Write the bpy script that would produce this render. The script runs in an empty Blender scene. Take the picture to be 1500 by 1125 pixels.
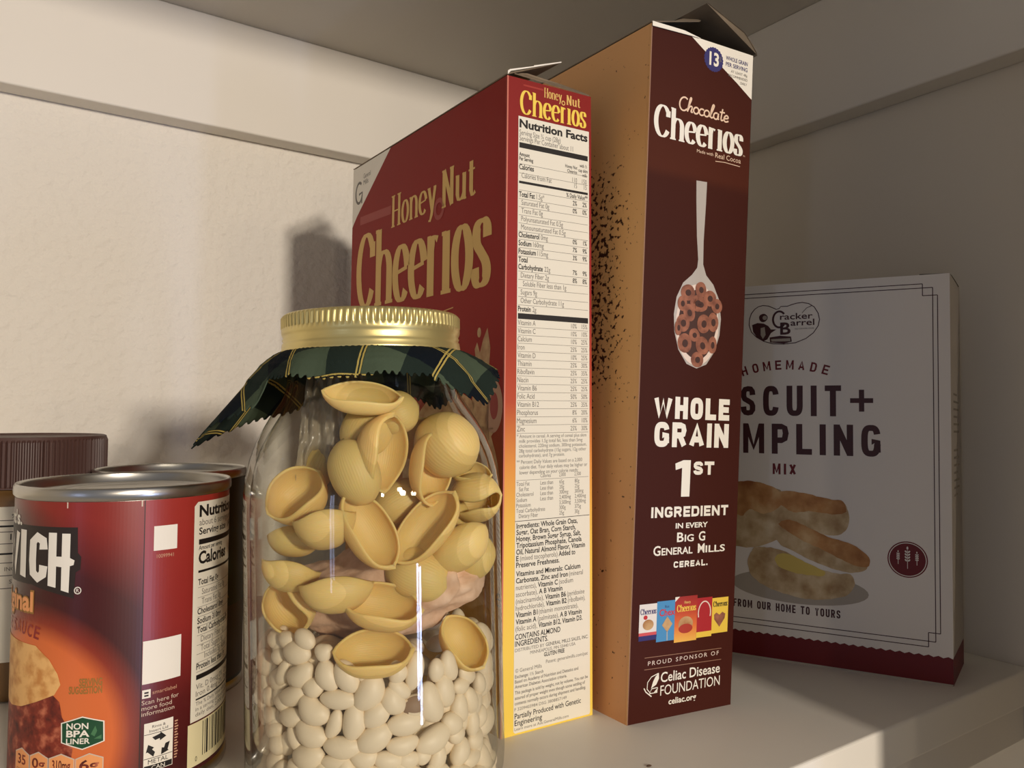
import bpy, bmesh, math, random
from mathutils import Vector, Matrix, Quaternion
random.seed(11)
R = math.radians
scene = bpy.context.scene
COL = scene.collection

# ------------------------------------------------------------------ helpers
def lin(r, g, b):
    def f(c):
        c /= 255.0
        return c / 12.92 if c <= .04045 else ((c + .055) / 1.055) ** 2.4
    return (f(r), f(g), f(b), 1.0)

MATS = {}
def mat(name, rgb, rough=.6, metal=0.0, spec=.4, coat=0.0, build=None):
    if name in MATS:
        return MATS[name]
    m = bpy.data.materials.new(name)
    m.use_nodes = True
    b = m.node_tree.nodes['Principled BSDF']
    b.inputs['Base Color'].default_value = lin(*rgb)
    b.inputs['Roughness'].default_value = rough
    b.inputs['Metallic'].default_value = metal
    b.inputs['Specular IOR Level'].default_value = spec
    b.inputs['Coat Weight'].default_value = coat
    b.inputs['Coat Roughness'].default_value = .25
    if build:
        build(m.node_tree, b)
    MATS[name] = m
    return m

def nd(t, kind, **kw):
    n = t.nodes.new(kind)
    for k, v in kw.items():
        if k in n.inputs.keys():
            n.inputs[k].default_value = v
        else:
            setattr(n, k, v)
    return n

def ramp(t, stops, interp='LINEAR'):
    n = t.nodes.new('ShaderNodeValToRGB')
    n.color_ramp.interpolation = interp
    e = n.color_ramp.elements
    while len(e) < len(stops):
        e.new(.5)
    for el, (p, c) in zip(e, stops):
        el.position = p
        el.color = c if len(c) == 4 else lin(*c)
    return n

def noise_bump(scale, strength, dist=.002, detail=4):
    def f(t, b):
        tc = nd(t, 'ShaderNodeTexCoord')
        n = nd(t, 'ShaderNodeTexNoise', Scale=scale, Detail=float(detail))
        t.links.new(tc.outputs['Object'], n.inputs['Vector'])
        bp = nd(t, 'ShaderNodeBump', Strength=strength, Distance=dist)
        t.links.new(n.outputs['Fac'], bp.inputs['Height'])
        t.links.new(bp.outputs['Normal'], b.inputs['Normal'])
    return f

def noise_col(scale, stops, detail=5, bump=0.0, dist=.001, stretch=None):
    def f(t, b):
        tc = nd(t, 'ShaderNodeTexCoord')
        n = nd(t, 'ShaderNodeTexNoise', Scale=scale, Detail=float(detail))
        src = tc.outputs['Object']
        if stretch:
            mp = nd(t, 'ShaderNodeMapping')
            mp.inputs['Scale'].default_value = stretch
            t.links.new(src, mp.inputs['Vector']); src = mp.outputs['Vector']
        t.links.new(src, n.inputs['Vector'])
        r = ramp(t, stops)
        t.links.new(n.outputs['Fac'], r.inputs['Fac'])
        t.links.new(r.outputs['Color'], b.inputs['Base Color'])
        if bump:
            bp = nd(t, 'ShaderNodeBump', Strength=bump, Distance=dist)
            t.links.new(n.outputs['Fac'], bp.inputs['Height'])
            t.links.new(bp.outputs['Normal'], b.inputs['Normal'])
    return f

def grad_v(stops, axis=1):
    """colour printed along one direction of a panel (its own UV)"""
    def f(t, b):
        uv = nd(t, 'ShaderNodeUVMap', uv_map='panel')
        s = nd(t, 'ShaderNodeSeparateXYZ')
        t.links.new(uv.outputs['UV'], s.inputs[0])
        r = ramp(t, stops)
        t.links.new(s.outputs[axis], r.inputs['Fac'])
        t.links.new(r.outputs['Color'], b.inputs['Base Color'])
    return f

def wm(o):
    m = o.matrix_basis.copy()
    while o.parent:
        o = o.parent; m = o.matrix_basis @ m
    return m

def link(name, me, mats, parent=None, smooth=False, local=False):
    """meshes are drawn in room coordinates unless local"""
    if parent and not local:
        me.transform(wm(parent).inverted())
    for m in mats:
        me.materials.append(m)
    if smooth:
        me.polygons.foreach_set('use_smooth', [True] * len(me.polygons))
    o = bpy.data.objects.new(name, me)
    COL.objects.link(o)
    if parent:
        o.parent = parent
    return o

def from_bm(name, bm, mats, parent=None, smooth=False, local=False):
    me = bpy.data.meshes.new(name)
    bm.normal_update()
    bm.to_mesh(me); bm.free()
    return link(name, me, mats, parent, smooth, local)

def tag(o, label, cat, group=None, kind=None):
    o['label'] = label; o['category'] = cat
    if group: o['group'] = group
    if kind: o['kind'] = kind
    return o

def thing(name, label, cat, loc=(0, 0, 0), group=None):
    o = bpy.data.objects.new(name, None)
    o.empty_display_size = .02
    COL.objects.link(o); o.location = loc
    return tag(o, label, cat, group)

def box_bm(bm, lo, hi, mi=0):
    v = [bm.verts.new((x, y, z)) for x in (lo[0], hi[0]) for y in (lo[1], hi[1]) for z in (lo[2], hi[2])]
    for f in ((0, 1, 3, 2), (4, 6, 7, 5), (0, 4, 5, 1), (2, 3, 7, 6), (0, 2, 6, 4), (1, 5, 7, 3)):
        bm.faces.new([v[i] for i in f]).material_index = mi

def lathe(bm, prof, n=96, mod=None, mi=0, cap0=False, cap1=False):
    rings = []
    for (r, z) in prof:
        ring = []
        for i in range(n):
            a = 2 * math.pi * i / n
            rr = r + (mod(a, r, z) if mod else 0)
            ring.append(bm.verts.new((rr * math.cos(a), rr * math.sin(a), z)))
        rings.append(ring)
    for a, b in zip(rings, rings[1:]):
        for i in range(n):
            j = (i + 1) % n
            bm.faces.new((a[i], a[j], b[j], b[i])).material_index = mi
    if cap0: bm.faces.new(list(reversed(rings[0]))).material_index = mi
    if cap1: bm.faces.new(rings[-1]).material_index = mi
    return rings

# ------------------------------------------------------------------ printed art (millimetres on a panel)
_tc = {}
def text_mesh(s, bold=0.0, space=1.0):
    k = (s, bold, space)
    if k in _tc: return _tc[k]
    cu = bpy.data.curves.new('lettering', 'FONT')
    cu.body = s; cu.size = 1.0; cu.offset = bold; cu.resolution_u = 3; cu.space_character = space
    cu.fill_mode = 'FRONT'
    o = bpy.data.objects.new('lettering', cu); COL.objects.link(o)
    dg = bpy.context.evaluated_depsgraph_get()
    ev = o.evaluated_get(dg)
    me = ev.to_mesh()
    vs = [(v.co.x, v.co.y) for v in me.vertices]
    fs = [tuple(p.vertices) for p in me.polygons]
    ev.to_mesh_clear()
    bpy.data.objects.remove(o); bpy.data.curves.remove(cu)
    _tc[k] = (vs, fs)
    return _tc[k]
CAP = None
def cap_h():
    global CAP
    if CAP is None:
        vs, _ = text_mesh('H'); CAP = max(v[1] for v in vs)
    return CAP

class Art:
    def __init__(s): s.items = []; s.mats = []
    def mi(s, m):
        if m not in s.mats: s.mats.append(m)
        return s.mats.index(m)
    def poly(s, pts, m, layer=1): s.items.append(([tuple(p) for p in pts], [tuple(range(len(pts)))], s.mi(m), layer))
    def rect(s, x0, y0, x1, y1, m, layer=1): s.poly([(x0, y0), (x1, y0), (x1, y1), (x0, y1)], m, layer)
    def ell(s, cx, cy, rx, ry, m, layer=1, n=32, rot=0, wob=0, seed=0):
        rnd = random.Random(seed); ph = [rnd.uniform(0, 6.28) for _ in range(4)]
        pts = []
        for i in range(n):
            a = 2 * math.pi * i / n
            w = 1 + wob * sum(math.sin((k + 2) * a + ph[k]) / (k + 1.5) for k in range(4))
            x, y = rx * w * math.cos(a), ry * w * math.sin(a)
            c, q = math.cos(rot), math.sin(rot)
            pts.append((cx + x * c - y * q, cy + x * q + y * c))
        s.poly(pts, m, layer)
    def ring(s, cx, cy, rx, ry, w, m, layer=1, n=32, a0=0, a1=360, rot=0):
        P = [(cx + rx * math.cos(R(a0 + (a1 - a0) * i / n)), cy + ry * math.sin(R(a0 + (a1 - a0) * i / n))) for i in range(n + 1)]
        if rot:
            c, q = math.cos(R(rot)), math.sin(R(rot))
            P = [(cx + (x - cx) * c - (y - cy) * q, cy + (x - cx) * q + (y - cy) * c) for x, y in P]
        s.stroke(P, w, w, m, layer)
    def stroke(s, pts, wx, wy, m, layer=1):
        """pen stroke: nib wx wide across, wy high"""
        V = []; n = len(pts)
        for i, (x, y) in enumerate(pts):
            x0, y0 = pts[max(i - 1, 0)]; x1, y1 = pts[min(i + 1, n - 1)]
            if i == 0 and pts[0] == pts[-1]: x0, y0 = pts[-2]
            if i == n - 1 and pts[0] == pts[-1]: x1, y1 = pts[1]
            dx, dy = x1 - x0, y1 - y0; L = math.hypot(dx, dy) or 1
            nx, ny = -dy / L, dx / L
            h = math.hypot(wx * nx, wy * ny) / 2
            V += [(x + nx * h, y + ny * h), (x - nx * h, y - ny * h)]
        F = [(2 * i, 2 * i + 1, 2 * i + 3, 2 * i + 2) for i in range(n - 1)]
        s.items.append((V, F, s.mi(m), layer))
    def text(s, t, x, y, h, m, layer=1, align='l', width=None, bold=0.0, xs=1.0, space=1.0, rot=0, shear=0):
        vs, fs = text_mesh(t, bold, space)
        if not vs: return 0
        k = h / cap_h()
        a, b = min(v[0] for v in vs), max(v[0] for v in vs)
        kx = (width / (b - a)) if width else k * xs
        w = (b - a) * kx
        ox = {'l': 0, 'c': -w / 2, 'r': -w}[align]
        c, q = math.cos(rot), math.sin(rot)
        V = []
        for vx, vy in vs:
            px, py = (vx - a) * kx + ox + vy * k * shear, vy * k
            V.append((x + px * c - py * q, y + px * q + py * c))
        s.items.append((V, fs, s.mi(m), layer))
        return w
    def build(s, name, fmap, parent, dims, step=None, local=False, cell=None):
        verts, faces, mis, uvs = [], [], [], []
        for V, F, mi, layer in s.items:
            if step:
                bm = bmesh.new()
                bv = [bm.verts.new((x, y, 0)) for x, y in V]
                for f in F:
                    try: bm.faces.new([bv[i] for i in f])
                    except ValueError: pass
                x0, x1 = min(v[0] for v in V), max(v[0] for v in V)
                k = math.ceil(x0 / step)
                while k * step < x1:
                    bmesh.ops.bisect_plane(bm, geom=bm.verts[:] + bm.edges[:] + bm.faces[:], plane_co=(k * step, 0, 0), plane_no=(1, 0, 0))
                    k += 1
                bm.verts.index_update()
                V = [(v.co.x, v.co.y) for v in bm.verts]
                F = [tuple(v.index for v in f.verts) for f in bm.faces]
                bm.free()
            elif cell:
                x0, x1 = min(v[0] for v in V), max(v[0] for v in V); y0, y1 = min(v[1] for v in V), max(v[1] for v in V)
                if x1 - x0 > cell and y1 - y0 > cell:
                    bm = bmesh.new()
                    bv = [bm.verts.new((x, y, 0)) for x, y in V]
                    for f in F: bm.faces.new([bv[i] for i in f])
                    for ax_i, lo, hi in ((0, x0, x1), (1, y0, y1)):
                        k = math.ceil(lo / cell + 1e-6)
                        while k * cell < hi - 1e-6:
                            co = [0, 0, 0]; co[ax_i] = k * cell; no = [0, 0, 0]; no[ax_i] = 1
                            bmesh.ops.bisect_plane(bm, geom=bm.verts[:] + bm.edges[:] + bm.faces[:], plane_co=co, plane_no=no)
                            k += 1
                    bm.verts.index_update()
                    V = [(v.co.x, v.co.y) for v in bm.verts]
                    F = [tuple(v.index for v in f.verts) for f in bm.faces]
                    bm.free()
            b = len(verts)
            verts += [fmap(x, y, layer * 4e-5) for x, y in V]
            uvs += [(x / dims[0], y / dims[1]) for x, y in V]
            for f in F:
                ar = sum(V[f[i]][0] * V[f[(i + 1) % len(f)]][1] - V[f[(i + 1) % len(f)]][0] * V[f[i]][1] for i in range(len(f)))
                if ar < 0: f = f[::-1]
                faces.append(tuple(b + i for i in f)); mis.append(mi)
        me = bpy.data.meshes.new(name)
        me.from_pydata(verts, [], faces)
        me.polygons.foreach_set('material_index', mis)
        ul = me.uv_layers.new(name='panel')
        for l in me.loops: ul.data[l.index].uv = uvs[l.vertex_index]
        return link(name, me, s.mats, parent, False, local)

def bilinear(c):
    c = [Vector(p) for p in c]
    n = (c[1] - c[0]).cross(c[3] - c[0]).normalized()
    W, H = (c[1] - c[0]).length * 1000, (c[3] - c[0]).length * 1000
    def f(u, v, off=0.0):
        u /= W; v /= H
        return (1 - u) * (1 - v) * c[0] + u * (1 - v) * c[1] + u * v * c[2] + (1 - u) * v * c[3] + n * off
    return f, (W, H)

# tall condensed serif alphabet drawn with a broad pen; cell width, strokes (cap height 1, x-height .69)
def arc(cx, cy, rx, ry, a0, a1, n=22):
    return [(cx + rx * math.cos(R(a0 + (a1 - a0) * i / n)), cy + ry * math.sin(R(a0 + (a1 - a0) * i / n))) for i in range(n + 1)]
XH = .69
def serif(x, y, w=.17): return [(x - w, y), (x + w, y)]
GLY = {
 'C': (.19, [arc(.53, .5, .44, .49, 42, 325), [(.9, .86), (.9, .66)]], []),
 'h': (.19, [[(.2, 1), (.2, 0)], arc(.5, .45, .3, .23, 170, 0, 12) + [(.8, 0)]], [serif(.2, .012, .2), serif(.8, .012, .2), [(.02, .985), (.2, .985)]]),
 'e': (.14, [arc(.5, .345, .42, .335, 12, 318), [(.14, .36), (.9, .40)]], []),
 'r': (.105, [[(.3, .69), (.3, 0)], [(.3, .5), (.42, .62), (.62, .665), (.85, .63)]], [serif(.3, .012, .28), [(.04, .675), (.3, .675)]]),
 'i': (.085, [[(.5, .69), (.5, 0)]], [serif(.5, .012, .46), [(.08, .675), (.5, .675)]]),
 'o': (.135, [arc(.5, .345, .40, .335, 90, 450, 30)], []),
 's': (.115, [[(.86, .5), (.84, .6), (.7, .668), (.5, .68), (.28, .64), (.2, .54), (.27, .44), (.5, .35), (.75, .25), (.84, .15), (.75, .05), (.5, .012), (.28, .03), (.16, .1), (.13, .2)]], []),
 'H': (.2, [[(.2, 1), (.2, 0)], [(.8, 1), (.8, 0)], [(.2, .5), (.8, .5)]], [serif(.2, .012, .18), serif(.8, .012, .18), serif(.2, .988, .18), serif(.8, .988, .18)]),
 'n': (.17, [[(.2, .69), (.2, 0)], arc(.5, .45, .3, .23, 170, 0, 12) + [(.8, 0)]], [serif(.2, .012, .19), serif(.8, .012, .19), [(.02, .675), (.2, .675)]]),
 'y': (.15, [[(.18, .68), (.55, .0)], [(.88, .68), (.5, -.12), (.34, -.28), (.15, -.28)]], [serif(.18, .678, .17), serif(.86, .678, .15)]),
 'N': (.2, [[(.2, 1), (.2, 0)], [(.2, 1), (.8, 0)], [(.8, 1), (.8, 0)]], [serif(.2, .012, .16), serif(.8, .988, .16), [(.04, .985), (.2, .985)]]),
 'u': (.17, [[(.2, .69), (.2, .2), (.27, .07), (.42, .02), (.6, .06), (.78, .2)], [(.78, .69), (.78, 0)]], [[(.04, .675), (.2, .675)], [(.62, .675), (.78, .675)], [(.78, .012), (.98, .012)]]),
 't': (.12, [[(.42, .9), (.42, .16), (.52, .04), (.7, .02), (.9, .08)]], [[(.1, .68), (.85, .68)]]),
}
def serif_word(art, word, x0, x1, y, cap, m, layer=2, xscale=None, thick=.052, rise=0.0, grow=0.0):
    tot = sum(GLY[c][0] for c in word) + .012 * (len(word) - 1)
    k = (x1 - x0) / tot; x = x0
    st = thick * k; thin = max(cap * .028, st * .28)
    for c in word:
        w, strokes, sers = GLY[c]
        yy = y + rise * (x - x0); cc = cap * (1 + grow * (x - x0) / (x1 - x0))
        f = lambda p: (x + p[0] * w * k, yy + p[1] * cc)
        if c == 's': strokes = [smooth_path(strokes[0], 4, 20)]
        for q, s in enumerate(strokes): art.stroke([f(p) for p in s], st, thin, m, layer + .2 * q)
        for q, s in enumerate(sers): art.stroke([f(p) for p in s], thin, thin, m, layer + .6 + .2 * q)
        x += (w + .012) * k
SCR = {
 'C': (.9, [arc(.6, .5, .42, .5, 50, 320)]),
 'h': (.62, [[(.05, .05), (.2, .5), (.34, 1), (.22, .98), (.1, 0)], [(.1, 0), (.25, .38), (.45, .45), (.5, .3), (.45, .05), (.62, .05)]]),
 'o': (.55, [arc(.3, .24, .25, .24, 90, 450, 18)]),
 'c': (.5, [arc(.32, .24, .26, .24, 50, 320, 14)]),
 'l': (.4, [[(.05, .05), (.25, .5), (.38, .95), (.26, 1), (.16, .6), (.15, .15), (.25, .02), (.42, .1)]]),
 'a': (.6, [arc(.28, .24, .24, .24, 60, 400, 18), [(.5, .48), (.47, .1), (.62, .05)]]),
 't': (.42, [[(.25, .9), (.2, .2), (.28, .02), (.45, .1)], [(.0, .62), (.5, .66)]]),
 'e': (.55, [[(.08, .22), (.45, .3), (.42, .45), (.25, .48), (.08, .3), (.12, .08), (.3, 0), (.55, .1)]]),
}
def smooth_path(P, n=5, most=10):
    if len(P) > most: return P
    out = []
    for i in range(len(P) - 1):
        p0, p1, p2, p3 = P[max(i - 1, 0)], P[i], P[i + 1], P[min(i + 2, len(P) - 1)]
        for k in range(n):
            t = k / n
            out.append(tuple(.5 * (2 * p1[j] + (p2[j] - p0[j]) * t + (2 * p0[j] - 5 * p1[j] + 4 * p2[j] - p3[j]) * t * t + (3 * p1[j] - p0[j] - 3 * p2[j] + p3[j]) * t ** 3) for j in (0, 1)))
    return out + [P[-1]]
def script_word(art, word, x0, x1, y, cap, m, w, layer=2):
    tot = sum(SCR[c][0] for c in word); k = (x1 - x0) / tot; x = x0
    for c in word:
        cw, strokes = SCR[c]
        for q, s in enumerate(strokes): art.stroke(smooth_path([(x + p[0] * k + (p[1] - .2) * cap * .12, y + p[1] * cap) for p in s]), w, w, m, layer + .25 * q + (.1 if c in 'hcae' else 0))
        x += cw * k

# heavy block capitals drawn with a square pen (strokes in a unit cell; True = square ends)
def rr(x0, y0, x1, y1, a0, a1, n=20):
    """part of a rounded rectangle, by angle"""
    out = []
    for i in range(n + 1):
        a = R(a0 + (a1 - a0) * i / n); c, q = math.cos(a), math.sin(a)
        k = 1 / (abs(c) ** 3.2 + abs(q) ** 3.2) ** (1 / 3.2)
        out.append(((x0 + x1) / 2 + (x1 - x0) / 2 * c * k, (y0 + y1) / 2 + (y1 - y0) / 2 * q * k))
    return out
BLK = {
 'I': (.0, [([(.5, 0), (.5, 1)], 1)]), 'L': (.8, [([(0, 0), (0, 1)], 1), ([(0, 0), (1, 0)], 1)]), 'T': (.95, [([(.5, 0), (.5, 1)], 1), ([(0, 1), (1, 1)], 1)]),
 'E': (.82, [([(0, 0), (0, 1)], 1), ([(0, 0), (1, 0)], 1), ([(0, 1), (1, 1)], 1), ([(0, .5), (.88, .5)], 1)]), 'F': (.8, [([(0, 0), (0, 1)], 1), ([(0, 1), (1, 1)], 1), ([(0, .5), (.85, .5)], 1)]),
 'H': (1, [([(0, 0), (0, 1)], 1), ([(1, 0), (1, 1)], 1), ([(0, .5), (1, .5)], 0)]),
 'O': (1, [(rr(0, 0, 1, 1, 90, 450, 44), 0)]), 'C': (1, [(rr(0, 0, 1, 1, 28, 332, 36), 0)]), 'G': (1, [(rr(0, 0, 1, 1, 28, 345, 36), 0), ([(1, .05), (1, .46), (.55, .46)], 0)]),
 'U': (1, [([(0, 1), (0, .4)], 1), (rr(0, 0, 1, .8, 180, 360, 20), 0), ([(1, .4), (1, 1)], 1)]),
 'S': (.95, [([(.98, .74), (.94, .9), (.78, .99), (.5, 1), (.2, .98), (.03, .86), (.02, .7), (.14, .58), (.5, .5), (.86, .41), (.98, .29), (.97, .13), (.8, .02), (.5, 0), (.2, .02), (.05, .1), (.01, .26)], 0)]),
 'B': (.98, [([(0, 0), (0, 1)], 1), ([(0, 1), (.6, 1), (.88, .95), (.95, .77), (.88, .58), (.6, .52), (0, .52)], 0), ([(.6, .52), (.9, .46), (1, .26), (.9, .05), (.6, 0), (0, 0)], 0)]),
 'D': (1, [([(0, 0), (0, 1)], 1), ([(0, 1), (.55, 1), (.85, .94), (1, .75), (1, .25), (.85, .06), (.55, 0), (0, 0)], 0)]),
 'P': (.95, [([(0, 0), (0, 1)], 1), ([(0, 1), (.62, 1), (.9, .95), (1, .73), (.9, .5), (.62, .44), (0, .44)], 0)]),
 'R': (1, [([(0, 0), (0, 1)], 1), ([(0, 1), (.62, 1), (.88, .95), (.96, .74), (.88, .53), (.62, .47), (0, .47)], 0), ([(.55, .47), (1, -.08)], 0)]),
 'N': (1.05, [([(0, 0), (0, 1)], 1), ([(1, 0), (1, 1)], 1), ([(.02, 1.04), (.98, -.04)], 0)]), 'M': (1.4, [([(0, 0), (0, 1)], 1), ([(1, 0), (1, 1)], 1), ([(.03, 1.06), (.5, .12), (.97, 1.06)], 0)]),
 'W': (1.7, [([(0, 1.05), (.26, -.03), (.5, .9), (.74, -.03), (1, 1.05)], 0)]), 'A': (1.05, [([(-.02, -.06), (.5, 1.02), (1.02, -.06)], 0), ([(.2, .27), (.8, .27)], 0)]),
 'X': (1.05, [([(0, -.05), (1, 1.05)], 0), ([(1, -.05), (0, 1.05)], 0)]), 'Y': (1, [([(0, 1.05), (.5, .45), (1, 1.05)], 0), ([(.5, 0), (.5, .5)], 1)]), 'V': (1, [([(0, 1.05), (.5, -.03), (1, 1.05)], 0)]), '.': (.0, [([(.5, .02), (.5, .03)], 1)]), ' ': (.4, []),
}
def block_word(art, word, x0, x1, y, h, m, t, gap, layer=3, rot=0.0):
    tot = sum(BLK[c][0] for c in word); n = len(word)
    k = (x1 - x0 - t * n - gap * (n - 1)) / tot     # inner cell width for a letter of width 1
    x = x0
    for c in word:
        w, st = BLK[c]
        tw = t * {'W': .88, 'M': .9}.get(c, 1)
        for q_, (P, sq) in enumerate(st):
            Q = [(x + t / 2 + px * w * k, y + t / 2 + py * (h - t)) for px, py in P]
            if sq:
                for i, j in ((0, 1), (-1, -2)):
                    dx, dy = Q[i][0] - Q[j][0], Q[i][1] - Q[j][1]; L = math.hypot(dx, dy) or 1
                    Q[i] = (Q[i][0] + dx / L * t / 2, Q[i][1] + dy / L * t / 2)
            art.stroke(Q, tw, t, m, layer + .2 * q_)
        x += w * k + t + gap
SHELLS=[(0.1008,0.2364,0.1454,0.44,0.875,-0.162,-0.121,0.0137,0.0071,0),
(0.1169,0.245,0.1386,0.953,-0.13,-0.148,-0.232,0.0087,0.0081,1),
(0.1097,0.2336,0.1254,0.231,-0.69,-0.139,-0.672,0.0138,0.011,0),
(0.1079,0.2495,0.1332,0.856,-0.039,-0.5,-0.127,0.0111,0.0095,1),
(0.1003,0.24,0.1193,0.486,-0.324,-0.759,-0.288,0.0119,0.0088,1),
(0.1262,0.2314,0.1201,0.11,-0.743,-0.107,-0.652,0.0137,0.009,0),
(0.1335,0.238,0.1274,0.894,-0.017,0.399,-0.202,0.0125,0.0117,1),
(0.1426,0.2358,0.118,0.383,0.88,-0.22,-0.175,0.008,0.0053,0),
(0.1443,0.235,0.1076,0.118,-0.955,0.246,-0.121,0.0097,0.0095,2),
(0.0833,0.2528,0.1123,0.444,0.823,-0.245,0.256,0.0112,0.0113,0),
(0.0907,0.2436,0.1046,0.788,0.589,-0.156,-0.092,0.0105,0.0103,0),
(0.103,0.2328,0.1007,0.217,0.818,-0.063,-0.529,0.0151,0.0089,0),
(0.1204,0.2284,0.101,0.36,0.825,-0.269,0.341,0.0155,0.0085,0),
(0.1344,0.2311,0.0937,0.892,0.287,-0.34,-0.074,0.0119,0.0089,0),
(0.0833,0.253,0.0876,0.758,0.614,-0.012,-0.221,0.0101,0.0082,0),
(0.0938,0.2396,0.083,0.814,0.551,-0.116,-0.141,0.0122,0.0091,0),
(0.0824,0.255,0.0728,0.227,-0.844,0.319,0.367,0.0098,0.0094,1),
(0.1062,0.2301,0.0771,0.448,0.857,-0.163,-0.193,0.0137,0.0091,0),
(0.1032,0.2303,0.0623,0.449,0.869,-0.186,-0.096,0.0133,0.0088,0),
(0.1377,0.2303,0.0591,0.231,0.808,-0.169,-0.515,0.0111,0.0083,0),
(0.1222,0.237,0.0829,0.917,-0.245,0.237,-0.206,0.0123,0.0097,1),
(0.0866,0.2606,0.0958,0.911,0.374,-0.023,-0.17,0.0093,0.0065,0),
(0.1449,0.2371,0.0869,0.843,-0.213,-0.457,-0.188,0.0089,0.0077,1),
(0.12,0.2478,0.1071,0.947,0.073,-0.274,-0.15,0.0113,0.0088,1),
(0.1386,0.2486,0.1033,0.88,0.296,0.171,-0.329,0.0118,0.0091,0),
(0.0982,0.268,0.1175,0.747,-0.34,-0.507,-0.263,0.0101,0.0089,1),
(0.132,0.2529,0.1299,0.907,0.302,0.096,-0.278,0.0103,0.0092,0),
(0.1112,0.261,0.115,0.949,0.237,-0.132,-0.163,0.0116,0.009,0)]
NFRONT=62
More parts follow.
